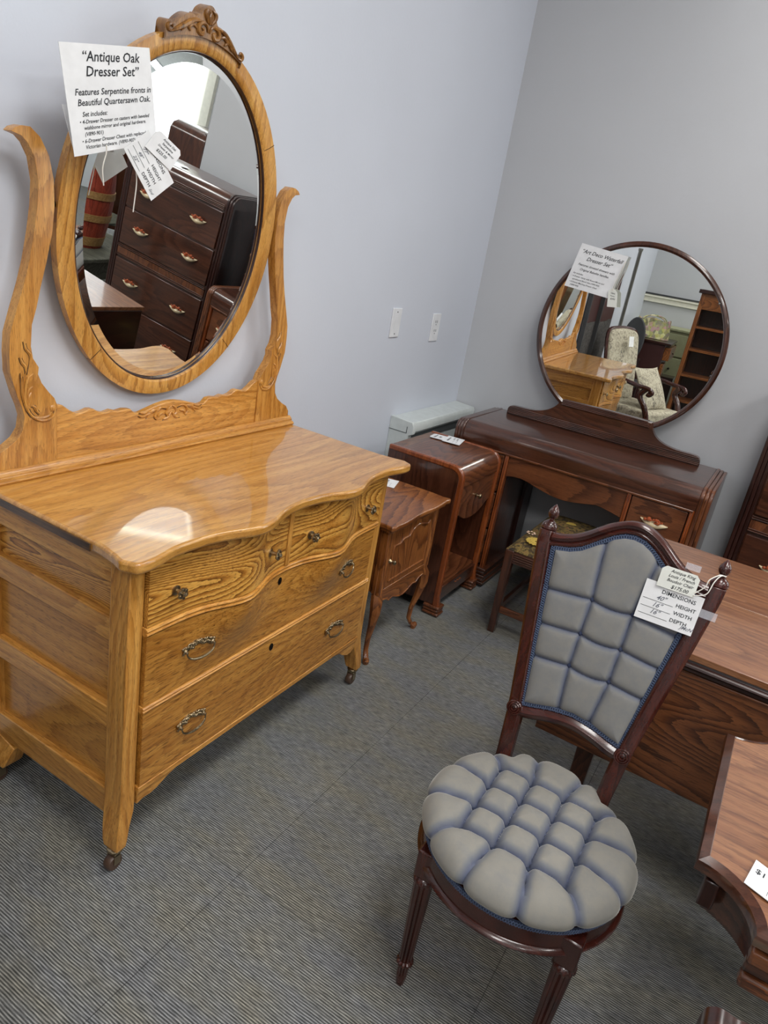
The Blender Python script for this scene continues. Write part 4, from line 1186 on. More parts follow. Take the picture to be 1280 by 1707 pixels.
for sg in (-1, 1):
    # stile and rear leg in one sweep
    secs = []
    for (uo, ui, v) in ((.206, .171, .420), (.204, .170, .39), (.185, .150, .26), (.163, .130, .12), (.148, .115, .02), (.144, .108, -.02), (.136, .102, -.12)):
        secs.append([bp3(sg * uo, v, -.018), bp3(sg * uo, v, .014), bp3(sg * (uo - .006), v, .019), bp3(sg * (ui + .006), v, .019), bp3(sg * ui, v, .012), bp3(sg * ui, v, -.018)])
    last = secs[-1]
    for (dz, dy, w, dx) in ((.36, .01, .0, 0), (.25, .04, .002, .005), (.12, .09, .004, .012), (0.0, .135, .007, .02)):
        c = Vector((sg * (.119 + dx) - .013, .155 + dy, dz))
        h = .017 - w
        secs.append([tuple(c + Vector(q)) for q in ((sg * h, h, 0), (sg * h, -h * .8, 0), (sg * h * .7, -h, 0), (-sg * h * .7, -h, 0), (-sg * h, -h * .8, 0), (-sg * h, h, 0))])
    st = C_(MB().loft(secs), 'back_stile', 'chr_z', bev=.0015)
    # worn bead on inner edge
    C_(MB().tube([bp3(sg * a, b, .018) for a, b in ((.176, .395), (.157, .27), (.136, .13), (.120, .015))], .004, 8), 'bead', 'chr_z', st)
    # rosette
    rs = MB()
    for r, h in ((.0165, .013), (.0115, .016), (.0055, .020)):
        rs.tube([bp3(sg * .128 + r * math.cos(a) * .95, -.002 + r * math.sin(a) * .95, .016 + h * .5) for a in np.linspace(0, 2 * PI, 25)[:-1]], .0026, 6, closed=True)
    rs.loft([[bp3(sg * .128 + r * math.cos(a), -.002 + r * math.sin(a), n_) for a in np.linspace(0, 2 * PI, 17)[:-1]] for r, n_ in ((.0185, .012), (.0185, .021), (.014, .0215), (.008, .022), (.004, .024), (.001, .025))])
    C_(rs, 'rosette', 'chr_z', st)
    fn = MB().lathe([(.014, 0), (.0185, .004), (.019, .010), (.016, .018), (.010, .023), (.0055, .026), (.0055, .029), (.010, .033), (.0125, .040), (.0115, .048), (.007, .056), (.0025, .062), (.0005, .064)], n=20)
    mtx = Matrix((( BU.x, BN.x, BV.x), (BU.y, BN.y, BV.y), (BU.z, BN.z, BV.z))).to_4x4(); mtx.translation = Vector(bp3(sg * .189, .418, .0))
    C_(fn.xform(mtx), 'finial', 'chr_z', st)
ot = [(.172, .419), (.155, .421), (.125, .432), (.10, .448), (.08, .464), (.06, .479), (.04, .490), (.02, .498), (0, .501)]
it = [(.172, .384), (.15, .390), (.125, .397), (.10, .408), (.08, .424), (.06, .441), (.04, .456), (.02, .466), (0, .469)]
ot = cr([(-a, b) for a, b in ot] + [(a, b) for a, b in ot[::-1][1:]], 3); it = cr([(-a, b) for a, b in it] + [(a, b) for a, b in it[::-1][1:]], 3)
mb = MB(); K = len(ot); rings = []
for a, b in zip(ot, it):
    rings.append([bp3(lerp(a[0], b[0], t), lerp(a[1], b[1], t), n_) for t, n_ in ((0, -.018), (0, .010), (.12, .020), (.3, .024), (.5, .020), (.6, .014), (.75, .017), (.9, .015), (1, .008), (1, -.018))])
C_(mb.loft(rings), 'top_rail', 'chr_x')
bo = cr([(-.118, -.022), (-.09, -.018), (-.05, -.006), (0, .002), (.05, -.006), (.09, -.018), (.118, -.022)], 4)
bi = cr([(-.118, .008), (-.09, .014), (-.05, .026), (0, .032), (.05, .026), (.09, .014), (.118, .008)], 4)
rings = [[bp3(lerp(a[0], b[0], t), lerp(a[1], b[1], t), n_) for t, n_ in ((0, -.018), (0, .008), (.2, .018), (.5, .022), (.75, .018), (1, .010), (1, -.018))] for a, b in zip(bo, bi)]
C_(MB().loft(rings), 'lower_rail', 'chr_x')
# back upholstery: height field inside the outline
def edge_u(v):   # half width at height v
    return lerp(.113, .158, (v - .02) / .37)
topc = [(0, .462), (.02, .459), (.04, .449), (.06, .434), (.08, .417), (.10, .401), (.125, .390), (.16, .383)]
botc = [(0, .040), (.05, .033), (.09, .022), (.118, .016)]
def vtop(u): return float(np.interp(abs(u), [p[0] for p in topc], [p[1] for p in topc]))
def vbot(u): return float(np.interp(abs(u), [p[0] for p in botc], [p[1] for p in botc]))
NU, NV = 130, 190
BX = [-.043, .049]; BVV = [.140, .219, .302]
bbt = [(x, v) for x in BX for v in BVV]
bs = []
for x in BX:
    bs += [((x, .14), (x, .302)), ((x, .302), (x * 1.35, .47)), ((x, .14), (x * .75, .02))]
for v in BVV:
    bs += [((BX[0], v), (BX[1], v)), ((BX[0], v), (-.18, v - .014)), ((BX[1], v), (.18, v - .014))]
bsa = np.array([s[0] for s in bs]); bsb = np.array([s[1] for s in bs])
UV = []
for i in range(NU + 1):
    for j in range(NV + 1):
        a = -1 + 2 * i / NU; t = j / NV
        u0 = a * .135
        # iterate the width at this height
        v = lerp(vbot(u0), vtop(u0), t)
        u = a * edge_u(v)
        v = lerp(vbot(u), vtop(u), t)
        UV.append((u, v, min((1 - abs(a)) * edge_u(v), (v - vbot(u)), (vtop(u) - v))))
UVa = np.array(UV)
# scalloped horizontal seams sag between the buttons
Pw = UVa[:, :2].copy()
Pw[:, 1] += .006 * np.cos(np.clip((Pw[:, 0] - .003) / .046, -1, 1) * PI / 2) * 1.0
D = seam_dist(Pw, bsa, bsb)
BD = np.sqrt(((UVa[:, None, :2] - np.array(bbt)[None]) ** 2).sum(2)).min(1)
H = .008 + .010 * (1 - np.exp(-np.maximum(UVa[:, 2], 0) / .010)) + .010 * (1 - np.exp(-D / .007)) - .007 * np.exp(-(BD / .009) ** 2) - .008
H = np.where(UVa[:, 2] < 1e-5, .0, H)
mb = MB(); mb.add([bp3(u, v, .004 + h) for (u, v, e), h in zip(UV, H)], [(i * (NV + 1) + j, (i + 1) * (NV + 1) + j, (i + 1) * (NV + 1) + j + 1, i * (NV + 1) + j + 1) for i in range(NU) for j in range(NV)])
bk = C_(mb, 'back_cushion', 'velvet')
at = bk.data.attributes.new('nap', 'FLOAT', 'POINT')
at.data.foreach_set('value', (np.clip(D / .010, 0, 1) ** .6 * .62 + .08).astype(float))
for (x, v) in bbt: C_(MB().ball(bp3(x, v, .0095), .0062, 10, (1, .6, 1)), 'button', 'velvet', bk)
# back board behind
P_ = [(-.172, .39), (-.113, .01)]
bb_ = MB(); ol = [(-.118, .0), (.118, .0), (.168, .385), (.12, .41), (.06, .45), (0, .475), (-.06, .45), (-.12, .41), (-.168, .385)]
vsb = [bp3(u, v, -.012) for u, v in ol] + [bp3(u, v, .003) for u, v in ol]
bb_.add(vsb, [tuple(range(9)), tuple(range(17, 8, -1))] + [(i, (i + 1) % 9, (i + 1) % 9 + 9, i + 9) for i in range(9)])
C_(bb_, 'back_board', 'velvet')
loop = [(-.113, .0165)] + [(-.09, .022), (-.05, .033), (0, .040), (.05, .033), (.09, .022), (.113, .0165)] + [(.119, .05), (.134, .19), (.150, .31), (.160, .384)] + [(a, b) for a, b in topc[::-1][1:]] + [(-a, b) for a, b in topc[1:]] + [(-.150, .31), (-.134, .19), (-.119, .05)]
def linloop(pts, step):
    out = []
    K = len(pts)
    for i in range(K):
        a = np.array(pts[i]); b = np.array(pts[(i + 1) % K]); n = max(1, int(np.hypot(*(b - a)) / step))
        out += [tuple(a + (b - a) * k / n) for k in range(n)]
    return out + [pts[0]]
L2 = linloop(loop, .0022)
def gf(i):
    a = L2[max(0, i - 1)]; b = L2[min(len(L2) - 1, i + 1)]
    d = Vector((b[0] - a[0], b[1] - a[1])).normalized()
    w = BU * -d.y + BV * d.x
    return (tuple(BN), tuple(w))
braid([bp3(u * 1.018, v + (.002 if v > .3 else -.003 if v < .045 else 0), .011) for u, v in L2], gf, 'gimp_trim', bk)
# cards on the chair
def cp(u, v, n=.026): return tuple(Vector(bp3(u, v, n)) + Vector(CH))
sheet('dimension_card', 'white dimensions card reading 40 by 16 by 16 taped to the velvet chair back', 'tag',
      cp(.052, .392), cp(.173, .391), cp(.172, .305), cp(.052, .304),
      [('DIMENSIONS', .60, .17, .10, 'CENTER', 0), ('HEIGHT', .60, .32, .095, 'LEFT', 0), ('WIDTH', .60, .46, .095, 'LEFT', 0), ('DEPTH', .58, .60, .095, 'LEFT', 0)],
      lines2=[('40"', .25, .30, .12, 'LEFT', .4), ('16"', .22, .44, .12, 'LEFT', .4), ('16"', .22, .57, .12, 'LEFT', .4), ('JMcN', .78, .66, .09, 'LEFT', .4)],
      rules=[(.04, .335, .56, .335), (.04, .475, .56, .475), (.04, .615, .55, .615)], Wd=1.0)
sheet('price_tag', 'small clipped price tag reading Boudoir Chair $175 tied to the chair finial', 'tag',
      cp(.074, .432, .032), cp(.152, .432, .030), cp(.151, .385, .029), cp(.074, .385, .031),
      [('Antique King', .56, .13, .12, 'CENTER', .25), ('Louis / French', .56, .26, .12, 'CENTER', .25), ('Boudoir Chair', .56, .39, .12, 'CENTER', .25), ('$175.00', .6, .555, .14, 'CENTER', .2)], Wd=1.0, clipcorner=.1, mat='paper_b')
st = MB()
f_ = (.189, .4475)
st.tube(cr([cp(.150, .395, .034), cp(.165, .415, .036), cp(.168, .432, .036), cp(.182, .446, .022), cp(.189, .4475, .010)], 6), .0012, 6)
st.tube(cr([cp(.150, .390, .034), cp(.172, .402, .036), cp(.178, .430, .030), cp(.186, .446, .020), cp(.196, .4475, .010)], 6), .0012, 6)
st.tube([tuple(Vector(cp(.189, .4465, 0)) + (BU * math.cos(a) + BN * math.sin(a)) * .0072) for a in np.linspace(0, 2 * PI, 13)[:-1]], .0012, 6, closed=True)
tag(st.build('string', 'string'), 'white string looped from the chair finial to its price tag', 'string')
tp = MB()
for a in range(2): pass
rings = []
def tape(u0, u1, v0, v1, nm, lab):
    q = [cp(u0, v0, .0225), cp(u1, v0, .0225), cp(u1, v1, .0225), cp(u0, v1, .0225)]; q2 = [cp(u0, v0, .0232), cp(u1, v0, .0232), cp(u1, v1, .0232), cp(u0, v1, .0232)]
    m_ = MB().add(q + q2, [(0, 1, 2, 3), (7, 6, 5, 4), (0, 4, 5, 1), (1, 5, 6, 2), (2, 6, 7, 3), (3, 7, 4, 0)])
    tag(m_.build(nm, 'tape', smooth=False), lab, 'tape')
tape(.166, .206, .350, .368, 'tape_piece', 'clear tape strip on the right stile of the velvet chair back')
tape(.116, .146, .438, .452, 'tape_piece', 'clear tape strip on the crest rail above the chair price tag')

# ================================================================== DROP-LEAF TABLE
dl = thing('drop_leaf_table', 'brown drop-leaf table with moulded edge behind the velvet chair', 'table', (1.85, -1.4, 0))
od = (1.85, -1.4, 0)
def BD_(mb, nm, mat, parent=None, **k): return mb.build(nm, mat, parent or dl, off=od, **k)
tx0, tx1, ty0, ty1, tz = 1.20, 2.55, -1.815, -1.02, .73
for k, (a, b) in enumerate(((ty0, -1.41), (-1.4085, ty1))):
    BD_(MB().box(tx0, tx1, a, b, tz - .018, tz), 'top_board', 'tbl_x', bev=.002)
BD_(MB().prism([(ty0 + .004, tz - .018), (ty0 + .002, tz - .024), (ty0 - .007, tz - .028), (ty0 - .009, tz - .033), (ty0 - .004, tz - .038), (ty0 - .004, tz - .046), (ty0 + .02, tz - .046), (ty0 + .02, tz - .018)], 'x', tx0, tx1), 'edge_moulding', 'drk_x', bev=.001)
BD_(MB().box(tx0, tx1 - .02, ty0 + .0, ty0 + .02, .345, tz - .05), 'drop_leaf', 'tbl_leaf', bev=.003)
BD_(MB().box(tx0, tx0 + .02, ty0 + .02, ty1 - .01, .36, tz - .018), 'end_leaf', 'drk_y', bev=.003)
BD_(MB().box(tx0 + .06, tx1 - .06, ty1 - .05, ty1 - .03, tz - .10, tz - .018), 'apron', 'drk_x', bev=.002)
for x in (tx0 + .12, tx1 - .17):
    for y in (ty0 + .06, ty1 - .10):
        BD_(MB().loft([[(x, y, 0), (x + .04, y, 0), (x + .04, y + .04, 0), (x, y + .04, 0)], [(x - .008, y - .008, .7), (x + .052, y - .008, .7), (x + .052, y + .052, .7), (x - .008, y + .052, .7)]]), 'leg', 'mah_z', bev=.003)

# ================================================================== CLIPPED-CORNER TABLE
ct = thing('clipped_corner_table', 'low brown table with concave corners and stepped moulding at the right edge', 'table', (2.1, -2.2, 0))
oc = (2.1, -2.2, 0)
def BC(mb, nm, mat, parent=None, **k): return mb.build(nm, mat, parent or ct, off=oc, **k)
cz = .70; cx0, cx1, cy0, cy1 = 1.623, 2.6, -2.555, -1.945
def clip(d, r=.095):
    """outline inset by d; concave arcs stay centred on the outer corners"""
    R_ = r + d; pts = []; a_ = math.degrees(math.asin(d / R_)) if d > 0 else 0
    for (cx, cy, a0_, a1_) in ((cx0, cy0, 90 - a_, a_), (cx1, cy0, 180 - a_, 90 + a_), (cx1, cy1, 270 - a_, 180 + a_), (cx0, cy1, 360 - a_, 270 + a_)):
        for a in np.linspace(a0_, a1_, 11):
            pts.append((cx + R_ * math.cos(math.radians(a)), cy + R_ * math.sin(math.radians(a))))
    return pts
BC(MB().prism(clip(.012), 'z', cz - .012, cz + .0), 'top_panel', 'tbl_x', bev=.001)
rings = []
P0 = clip(0.0); P1 = clip(.017); K = len(P0)
for i in range(K + 1):
    a = P0[i % K]; b = P1[i % K]
    rings.append([(b[0], b[1], cz + .0005), (lerp(a[0], b[0], .9), lerp(a[1], b[1], .9), cz + .003), (lerp(a[0], b[0], .12), lerp(a[1], b[1], .12), cz - .004), (a[0], a[1], cz - .010), (a[0], a[1], cz - .022), (b[0], b[1], cz - .022)])
BC(MB().loft([r + [r[0]] for r in rings], cap=False), 'rim', 'mah_x')
BC(MB().prism(clip(.010), 'z', cz - .034, cz - .022), 'moulding', 'mah_x', bev=.004)
BC(MB().prism(clip(.030), 'z', cz - .108, cz - .034), 'apron', 'mah_x', bev=.002)
BC(MB().box(cx0 + .10, cx1 - .10, cy0 + .002, cy0 + .03, cz - .060, cz - .034), 'front_moulding', 'wal_x', bev=.005)
BC(MB().box(cx0 + .10, cx1 - .10, cy0 + .012, cy0 + .03, cz - .085, cz - .060), 'front_moulding', 'mah_x', bev=.004)
BC(MB().box(cx0 + .10, cx1 - .10, cy0 + .004, cy0 + .03, cz - .110, cz - .085), 'front_moulding', 'wal_x', bev=.006)
for sx_ in (0, 1):
    for sy_ in (0, 1):
        x_ = cx0 + .022 if sx_ == 0 else cx1 - .046; y_ = cy0 + .098 if sy_ == 0 else cy1 - .125
        BC(MB().box(x_, x_ + .024, y_, y_ + .03, cz - .088, cz - .034), 'corner_block', 'drk_z', bev=.003)
BC(MB().lathe([(.05, .02), (.06, .05), (.035, .09), (.03, .2), (.055, .3), (.06, .36), (.035, .42), (.04, .5), (.08, .56), (.12, .60)], (2.25, -2.25, 0), 24), 'pedestal', 'mah_z')
for a in range(4):
    t = a * PI / 2 + PI / 4
    BC(MB().tube([(2.25 + r * math.cos(t), -2.25 + r * math.sin(t), z) for r, z in ((.03, .14), (.10, .12), (.18, .05), (.26, .022), (.29, .02))], [.03, .028, .022, .018, .02], 10), 'foot', 'mah_x')
sheet('price_card', 'white price card lying on the clipped corner table', 'tag',
      (1.705, -2.402, .7038), (1.80, -2.44, .7038), (1.79, -2.505, .7038), (1.692, -2.468, .7038), [('$1', .06, .28, .16, 'LEFT', 0)], rules=[(.32, .05, .32, .6)], Wd=1.0)

# ================================================================== CHAIR CREST bottom right
sc = thing('side_chair', 'dark carved side chair whose crest rail shows at the bottom right corner', 'chair', (1.86, -3.0, 0))
osc = (1.86, -3.0, 0)
def BS(mb, nm, mat, parent=None, **k): return mb.build(nm, mat, parent or sc, off=osc, **k)
tp_ = cr([(1.652, .775), (1.655, .792), (1.668, .801), (1.685, .799), (1.70, .803), (1.72, .806), (1.76, .80), (1.83, .803), (1.90, .812), (1.98, .803), (2.03, .806), (2.06, .80), (2.075, .785)], 3)
BS(MB().strip(tp_, [(p[0], p[1] - .05 if 1.67 < p[0] < 2.06 else p[1] - .02) for p in tp_], 'y', -2.835, -2.81), 'crest_rail', 'drk_x', bev=.004)
for x in (1.69, 2.01):
    BS(MB().loft([[(x, -2.825, z), (x + .03, -2.825, z), (x + .03, -2.80, z), (x, -2.80, z)] for z in (0, .4, .77)]), 'back_leg', 'drk_z', bev=.003)
    BS(MB().loft([[(x, -3.20, z), (x + .03, -3.20, z), (x + .03, -3.17, z), (x, -3.17, z)] for z in (0, .42)]), 'leg', 'drk_z', bev=.003)
BS(MB().box(1.68, 2.05, -3.21, -2.80, .42, .46), 'seat', 'tapestry', bev=.01)
BS(MB().box(1.81, 1.91, -2.825, -2.81, .46, .77), 'splat', 'drk_z', bev=.003)

# ================================================================== TALL CHEST (far right, and in the oval mirror)
tc = thing('tall_chest', 'tall dark waterfall chest of drawers against the back wall at the right', 'chest', (1.478, -.275, 0), math.radians(-7))
cw, cd, chh = .78, .33, 1.25   # local: x along front, y back
def T_(mb, nm, mat, parent=None, **k): return mb.build(nm, mat, parent or tc, **k)
def wfp(yf, yb_, zt_, r, zb_): return wf_prof(yf, yb_, zt_, r, zb_, 8)
T_(MB().prism(wfp(.008, cd, chh, .06, .08), 'x', .05, cw - .05), 'body', 'mah_x')
for k in range(3):
    for sg in (0, 1):
        x0 = .017 * k if sg == 0 else cw - .017 * (k + 1)
        dz = -.004 * (2 - k)
        T_(MB().prism(wfp(0 - dz * .4, cd, chh + dz + .004, .06, .05), 'x', x0, x0 + .017), 'reeded_end', 'drk_z', bev=.005, seg=3)
T_(MB().box(.0, .003, .02, cd - .01, .08, chh - .07), 'side_panel', 'drk_z')
lv = [.10, .37, .64, .71, .93, 1.15]
for z0, z1 in ((.115, .365), (.375, .625), (.715, .925), (.935, 1.145)):
    d_ = T_(MB().box(.056, cw - .056, -.004, .02, z0, z1), 'drawer', 'mah_x', bev=.003)
    for fx_ in (.26, .74): shell(d_, cw * fx_, -.004, (z0 + z1) / 2 + .012)
for zc in (.642, .697, 1.158, 1.175):
    T_(MB().tube([(.054, -.002, zc), (cw - .054, -.002, zc)], .004, 8).tube([(.054, -.002, zc + .009), (cw - .054, -.002, zc + .009)], .003, 8), 'band_moulding', 'mah_x')
T_(MB().box(.054, cw - .054, -.001, .012, .65, .69), 'inlay_band', 'wal_z')
T_(MB().box(.0, cw, -.006, .02, .05, .105), 'plinth', 'mah_x', bev=.004)
for x in (.03, cw - .05):
    for y in (.03, cd - .05): T_(MB().box(x, x + .03, y, y + .03, 0, .06), 'foot', 'drk_z', bev=.004)
pc = MB().box(-.03, .03, -.02, .02, 0, .0012)
o = pc.build('price_card', 'paper'); o.location = (1.97, -.20, chh + .0045); o.rotation_euler = (0, 0, .5)
tag(o, 'small white card lying on top of the tall chest', 'tag')

# ================================================================== THINGS SEEN ONLY IN THE OVAL MIRROR
rc = thing('deco_cabinet', 'dark rounded cabinet with fan fretwork beyond the tall chest, seen in the oval mirror', 'cabinet', (2.62, .62, 0), math.radians(0))
def R_(mb, nm, mat, parent=None, **k): return mb.build(nm, mat, parent or rc, **k)
R_(MB().prism([(-.22, 0), (-.22, 1.34), (-.20, 1.38), (-.16, 1.40), (.20, 1.40), (.24, 1.38), (.26, 1.34), (.26, 0)], 'x', -.17, .17), 'body', 'mah_z', bev=.006)
mb = MB()
for k in range(5): mb.prism([(-.225 + .004 * k, 1.30), (-.205 + .006 * k, 1.385 + .002 * k), (.24, 1.402 + .001), (.24, 1.30)], 'x', -.17 + .012 * k, -.163 + .012 * k)
R_(mb, 'reeded_top', 'mah_y')
mb = MB()
for r in (.05, .08, .11): mb.tube([(-.174, .05 + r * math.cos(a), 1.12 + r * math.sin(a)) for a in np.linspace(0, PI, 16)], .006, 6)
for a in np.linspace(.3, PI - .3, 6): mb.tube([(-.174, .05 + .02 * math.cos(a), 1.12 + .02 * math.sin(a)), (-.174, .05 + .13 * math.cos(a), 1.12 + .13 * math.sin(a))], .005, 6)
mb.tube([(-.174, -.08, 1.10), (-.174, .18, 1.10)], .006, 6)
R_(mb, 'fan_fretwork', 'ornament')

ca = thing('platform_cart', 'old grey green platform cart under the barrel, seen in the oval mirror', 'cart', (3.2, .3, 0), math.radians(-12))
def K_(mb, nm, mat, parent=None, **k): return mb.build(nm, mat, parent or ca, **k)
K_(MB().box(-.26, .9, -.50, .42, .315, .345), 'deck', 'cart', bev=.006)
K_(MB().box(-.22, .88, -.46, .36, .17, .315), 'frame', 'cart', bev=.006)
for x, y in ((-.12, .42), (.7, .42), (-.12, -.50), (.7, -.50)):
    K_(MB().lathe([(.02, -.02), (.10, -.02), (.11, -.015), (.11, .015), (.10, .02), (.02, .02)], (x, y, .11), 24, 'y'), 'wheel', 'iron')
br = thing('barrel', 'red wooden barrel with wide tan hoops standing on the cart, seen in the oval mirror', 'barrel', (3.28, .20, .345))
def rb(z): return .175 + .035 * math.sin(PI * min(1, max(0, z / .66)))
nst = 18
sm = []
for k in range(nst):
    a0_, a1_ = 2 * PI * k / nst + .006, 2 * PI * (k + 1) / nst - .006
    rings = []
    for i in range(9):
        z = .66 * i / 8; r = rb(z)
        rings.append([(r * math.cos(a0_), r * math.sin(a0_), z), (r * math.cos((a0_ + a1_) / 2) * 1.004, r * math.sin((a0_ + a1_) / 2) * 1.004, z), (r * math.cos(a1_), r * math.sin(a1_), z), ((r - .016) * math.cos(a1_), (r - .016) * math.sin(a1_), z), ((r - .016) * math.cos(a0_), (r - .016) * math.sin(a0_), z)])
    MB().loft(rings).build('stave', 'barrel', br)
for z0, z1 in ((.02, .085), (.20, .25), (.36, .41), (.56, .62)):
    MB().lathe([(rb(z0) - .004, z0), (rb(z0) + .006, z0), (rb(z1) + .006, z1), (rb(z1) - .004, z1)], n=36).build('hoop', 'hoop', br)
MB().lathe([(.001, .62), (.165, .62), (.165, .635), (.001, .635)], n=30).build('head', 'drk_z', br)
bk_ = thing('dark_crate', 'black and cream patterned crate on top of the barrel, seen in the oval mirror', 'crate', (3.28, .20, 1.005))
MB().box(-.14, .14, -.14, .14, 0, .10).build('crate', 'granite', bk_, bev=.004)
MB().box(-.143, .143, -.143, .143, .035, .065).build('label_band', 'hoop', bk_)
es = thing('cheval_mirror', 'wooden framed standing mirror behind the chest, seen in the oval mirror', 'mirror', (3.55, .90, 0), math.radians(-60))
for x in (-.22, .22):
    MB().tube([(x, 0, z) for z in np.linspace(.02, 1.1, 12)], [.014 + .006 * abs(math.sin(k * 1.3)) for k in range(12)], 10).build('post', 'med_z', es)
    MB().tube([(x, -.2, .03), (x, 0, .09), (x, .2, .03)], .016, 8).build('foot', 'mah_x', es)
MB().box(-.2, .2, -.01, .01, .35, .98).build('frame', 'mah_z', es, bev=.004)
MB().box(-.17, .17, -.013, -.011, .38, .95).build('mirror_glass', 'mirror_old', es)

# ================================================================== THINGS SEEN ONLY IN THE ROUND MIRROR
ar = thing('tapestry_armchair', 'dark framed armchair in floral tapestry beside the oak dresser, seen in the round mirror', 'armchair', (.56, -3.50, 0), math.radians(114))
def AR(mb, nm, mat, parent=None, **k): return mb.build(nm, mat, parent or ar, **k)
# local: front faces -y, seat width along x
AR(MB().box(-.27, .27, -.28, .24, .30, .43), 'seat', 'tapestry', bev=.03, seg=4)
bkp = cr([(-.21, .42), (-.235, .70), (-.24, .95), (-.20, 1.03), (-.10, 1.05), (0, 1.055), (.10, 1.05), (.20, 1.03), (.24, .95), (.235, .70), (.21, .42)], 3)
def lean_(o, k=.22):
    for v in o.data.vertices: v.co.y += (v.co.z - .42) * k if v.co.z > .42 else 0
    return o
lean_(AR(MB().prism(bkp, 'y', .20, .27), 'back', 'tapestry', bev=.02, seg=3))
rings = [(p[0] * 1.02, .235, p[1] + .004) for p in bkp]
lean_(AR(MB().tube([(p[0] * 1.05, .235 + .0, p[1] + .006) for p in bkp], .016, 8), 'back_frame', 'chr_z'))
for sg in (-1, 1):
    arm = AR(MB().tube(cr([(sg * .27, .24, .66), (sg * .30, .05, .655), (sg * .31, -.12, .64), (sg * .30, -.22, .635), (sg * .29, -.26, .61), (sg * .29, -.245, .585), (sg * .29, -.22, .59)], 4), [.02] * 21 + [.022] * 4, 10), 'arm', 'chr_y')
    AR(MB().tube(cr([(sg * .29, -.20, .63), (sg * .30, -.16, .56), (sg * .29, -.22, .48), (sg * .27, -.26, .38), (sg * .27, -.26, .3)], 4), [.026] * 17, 10), 'arm_support', 'chr_z')
    for y in (-.26, .24):
        AR(MB().tube([(sg * .25, y, .32), (sg * .265, y - .02, .2), (sg * .25, y, .06), (sg * .255, y - .01, 0)], [.03, .024, .016, .02], 10), 'leg', 'chr_z')
pw = MB().grid(lambda u, v: ((u - .5) * .40, (v - .5) * .40, .0), 1, 1)
pb = MB(); nn = 16
for side in (1, -1):
    pb.grid(lambda u, v: ((u - .5) * .38 * (1 + .08 * abs(2 * v - 1) ** 3), (v - .5) * .36 * (1 + .08 * abs(2 * u - 1) ** 3), side * .06 * (math.sin(PI * u) * math.sin(PI * v)) ** .5), nn, nn)
pl = pb.build('throw_pillow', 'tapestry'); pl.location = (.63, -3.46, .60); pl.rotation_euler = (math.radians(0), math.radians(58), math.radians(24))
tag(pl, 'square tapestry throw pillow on the armchair seat, seen in the round mirror', 'pillow')
o = sheet('price_tag', 'white tags hanging on the tapestry armchair back, seen in the round mirror', 'tag', (.335, -3.65, 1.00), (.305, -3.58, 1.00), (.325, -3.56, .91), (.355, -3.63, .91), [], Wd=1.0)

gd = thing('green_dresser', 'long pale green painted dresser at the far wall, seen in the round mirror', 'dresser', (-.0, -6.2, 0))
def G_(mb, nm, mat, parent=None, **k): return mb.build(nm, mat, parent or gd, **k)
G_(MB().box(-.04, .72, -.28, .18, .08, .97), 'body', 'green', bev=.004)
G_(MB().box(-.04, .74, -.29, .20, .97, 1.0), 'top', 'green', bev=.006)
for k in range(3):
    for c in range(2):
        d_ = G_(MB().box(-.02 + .37 * c, .33 + .37 * c, .18, .195, .12 + .28 * k, .38 + .28 * k), 'drawer', 'green', bev=.004)
        G_(MB().ball((.155 + .37 * c, .205, .25 + .28 * k), .014, 8), 'knob', 'iron', d_)
dk_ = thing('pedestal_desk', 'dark desk with an open drawer under the floral bag, seen in the round mirror', 'desk', (.30, -5.35, 0))
def D_(mb, nm, mat, parent=None, **k): return mb.build(nm, mat, parent or dk_, **k)
D_(MB().box(-.22, .20, -.30, .30, .05, .87), 'body', 'darkred', bev=.004)
D_(MB().box(-.24, .26, -.33, .33, .87, .895), 'top', 'drk_x', bev=.005)
d_ = D_(MB().box(.20, .27, -.26, .26, .70, .84), 'drawer', 'med_y', bev=.004)
D_(MB().ball((.28, 0, .77), .012, 8), 'knob', 'brass', d_)
D_(MB().box(.20, .235, .05, .26, .30, .66), 'drawer', 'med_y', bev=.004)
D_(MB().box(.20, .36, -.26, .0, .12, .50), 'drawer', 'drk_y', bev=.004)
fb = MB().grid(lambda u, v: (.0 + .21 * math.cos(2 * PI * u) * (1 if abs(math.cos(2 * PI * u)) < .8 else .96) * (1 - .12 * v), .11 * math.sin(2 * PI * u), .2 * v + .012 * math.sin(9 * PI * u) * v), 48, 8)
fb.box(-.16, .16, -.09, .09, .0, .01)
o = fb.build('floral_bag', 'floralbag'); o.location = (.29, -5.30, .90)
tag(o, 'bright floral print bag on the dark desk, seen in the round mirror', 'bag')
for sg in (-1, 1):
    MB().tube([(.12 * math.cos(a), sg * .08, .19 + .05 * math.sin(a)) for a in np.linspace(0, PI, 12)], .006, 6).build('strap', 'floralbag', o)
bc = thing('tall_bookcase', 'tall old brown bookcase with glazed shelves, seen in the round mirror', 'bookcase', (.98, -5.25, 0))
def BK(mb, nm, mat, parent=None, **k): return mb.build(nm, mat, parent or bc, **k)
BK(MB().box(-.28, -.24, -.17, .17, 0, 1.46), 'side', 'med_z', bev=.003)
BK(MB().box(.40, .44, -.17, .17, 0, 1.46), 'side', 'med_z', bev=.003)
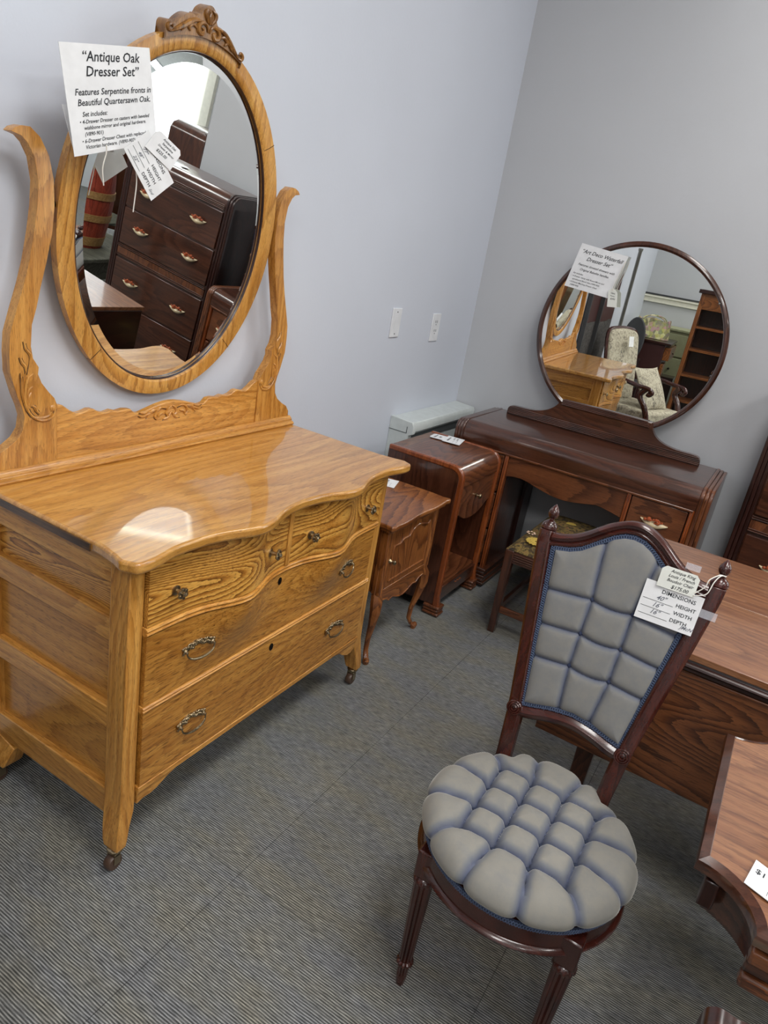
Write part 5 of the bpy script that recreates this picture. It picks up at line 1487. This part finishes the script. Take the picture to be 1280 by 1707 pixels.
BK(MB().box(-.24, .40, -.17, -.15, 0, 1.46), 'back', 'drk_z')
BK(MB().box(-.31, .47, -.19, .21, 1.46, 1.50), 'top', 'drk_x', bev=.005)
BK(MB().box(-.24, .40, .13, .17, 1.30, 1.46), 'frieze', 'med_x', bev=.003)
for z in (.30, .58, .86, 1.10): BK(MB().box(-.24, .40, -.15, .15, z, z + .025), 'shelf', 'med_x', bev=.002)
pp = thing('room_screen', 'tall dark screen, red above and speckled below, seen in the round mirror', 'screen', (-.0, -4.3, 0))
for q in range(3):
    y0 = .05 + .42 * q
    MB().box(-.035 + .03 * (q % 2), -.005 + .03 * (q % 2), y0, y0 + .40, 1.08, 1.62).build('upper_panel', 'darkred', pp, bev=.003)
    MB().box(-.035 + .03 * (q % 2), -.005 + .03 * (q % 2), y0, y0 + .40, .02, 1.08).build('lower_panel', 'granite', pp, bev=.003)
    MB().box(-.038 + .03 * (q % 2), .002 + .03 * (q % 2), y0 + .40, y0 + .42, 0, 1.64).build('frame_post', 'slot', pp, bev=.003)
po = thing('steel_pole', 'slim grey metal pole standing near the dark screen, seen in the round mirror', 'pole', (.065, -4.42, 0))
MB().lathe([(.018, .02), (.018, 1.75), (.024, 1.76), (.024, 1.78)], n=14).build('shaft', 'steel', po)
MB().lathe([(.1, 0), (.1, .012), (.03, .022)], n=24).build('base', 'steel', po)
dc = thing('oval_back_chair', 'dark chair with a rounded black back beside the pole, seen in the round mirror', 'chair', (.16, -4.95, 0))
ob_ = [(.12 * math.cos(a), .86 + .25 * math.sin(a)) for a in np.linspace(0, 2 * PI, 29)[:-1]]
MB().prism(ob_, 'y', -.02, .02).build('back', 'slot', dc, bev=.01)
MB().box(-.2, .2, -.0, .36, .40, .46).build('seat', 'slot', dc, bev=.02)
for x in (-.18, .18):
    for y in (.0, .33): MB().tube([(x, y, 0), (x, y, .42)], .016, 8).build('leg', 'drk_z', dc)
    MB().tube([(x * .7, 0, .42), (x * .7, 0, .68)], .014, 8).build('back_support', 'drk_z', dc)
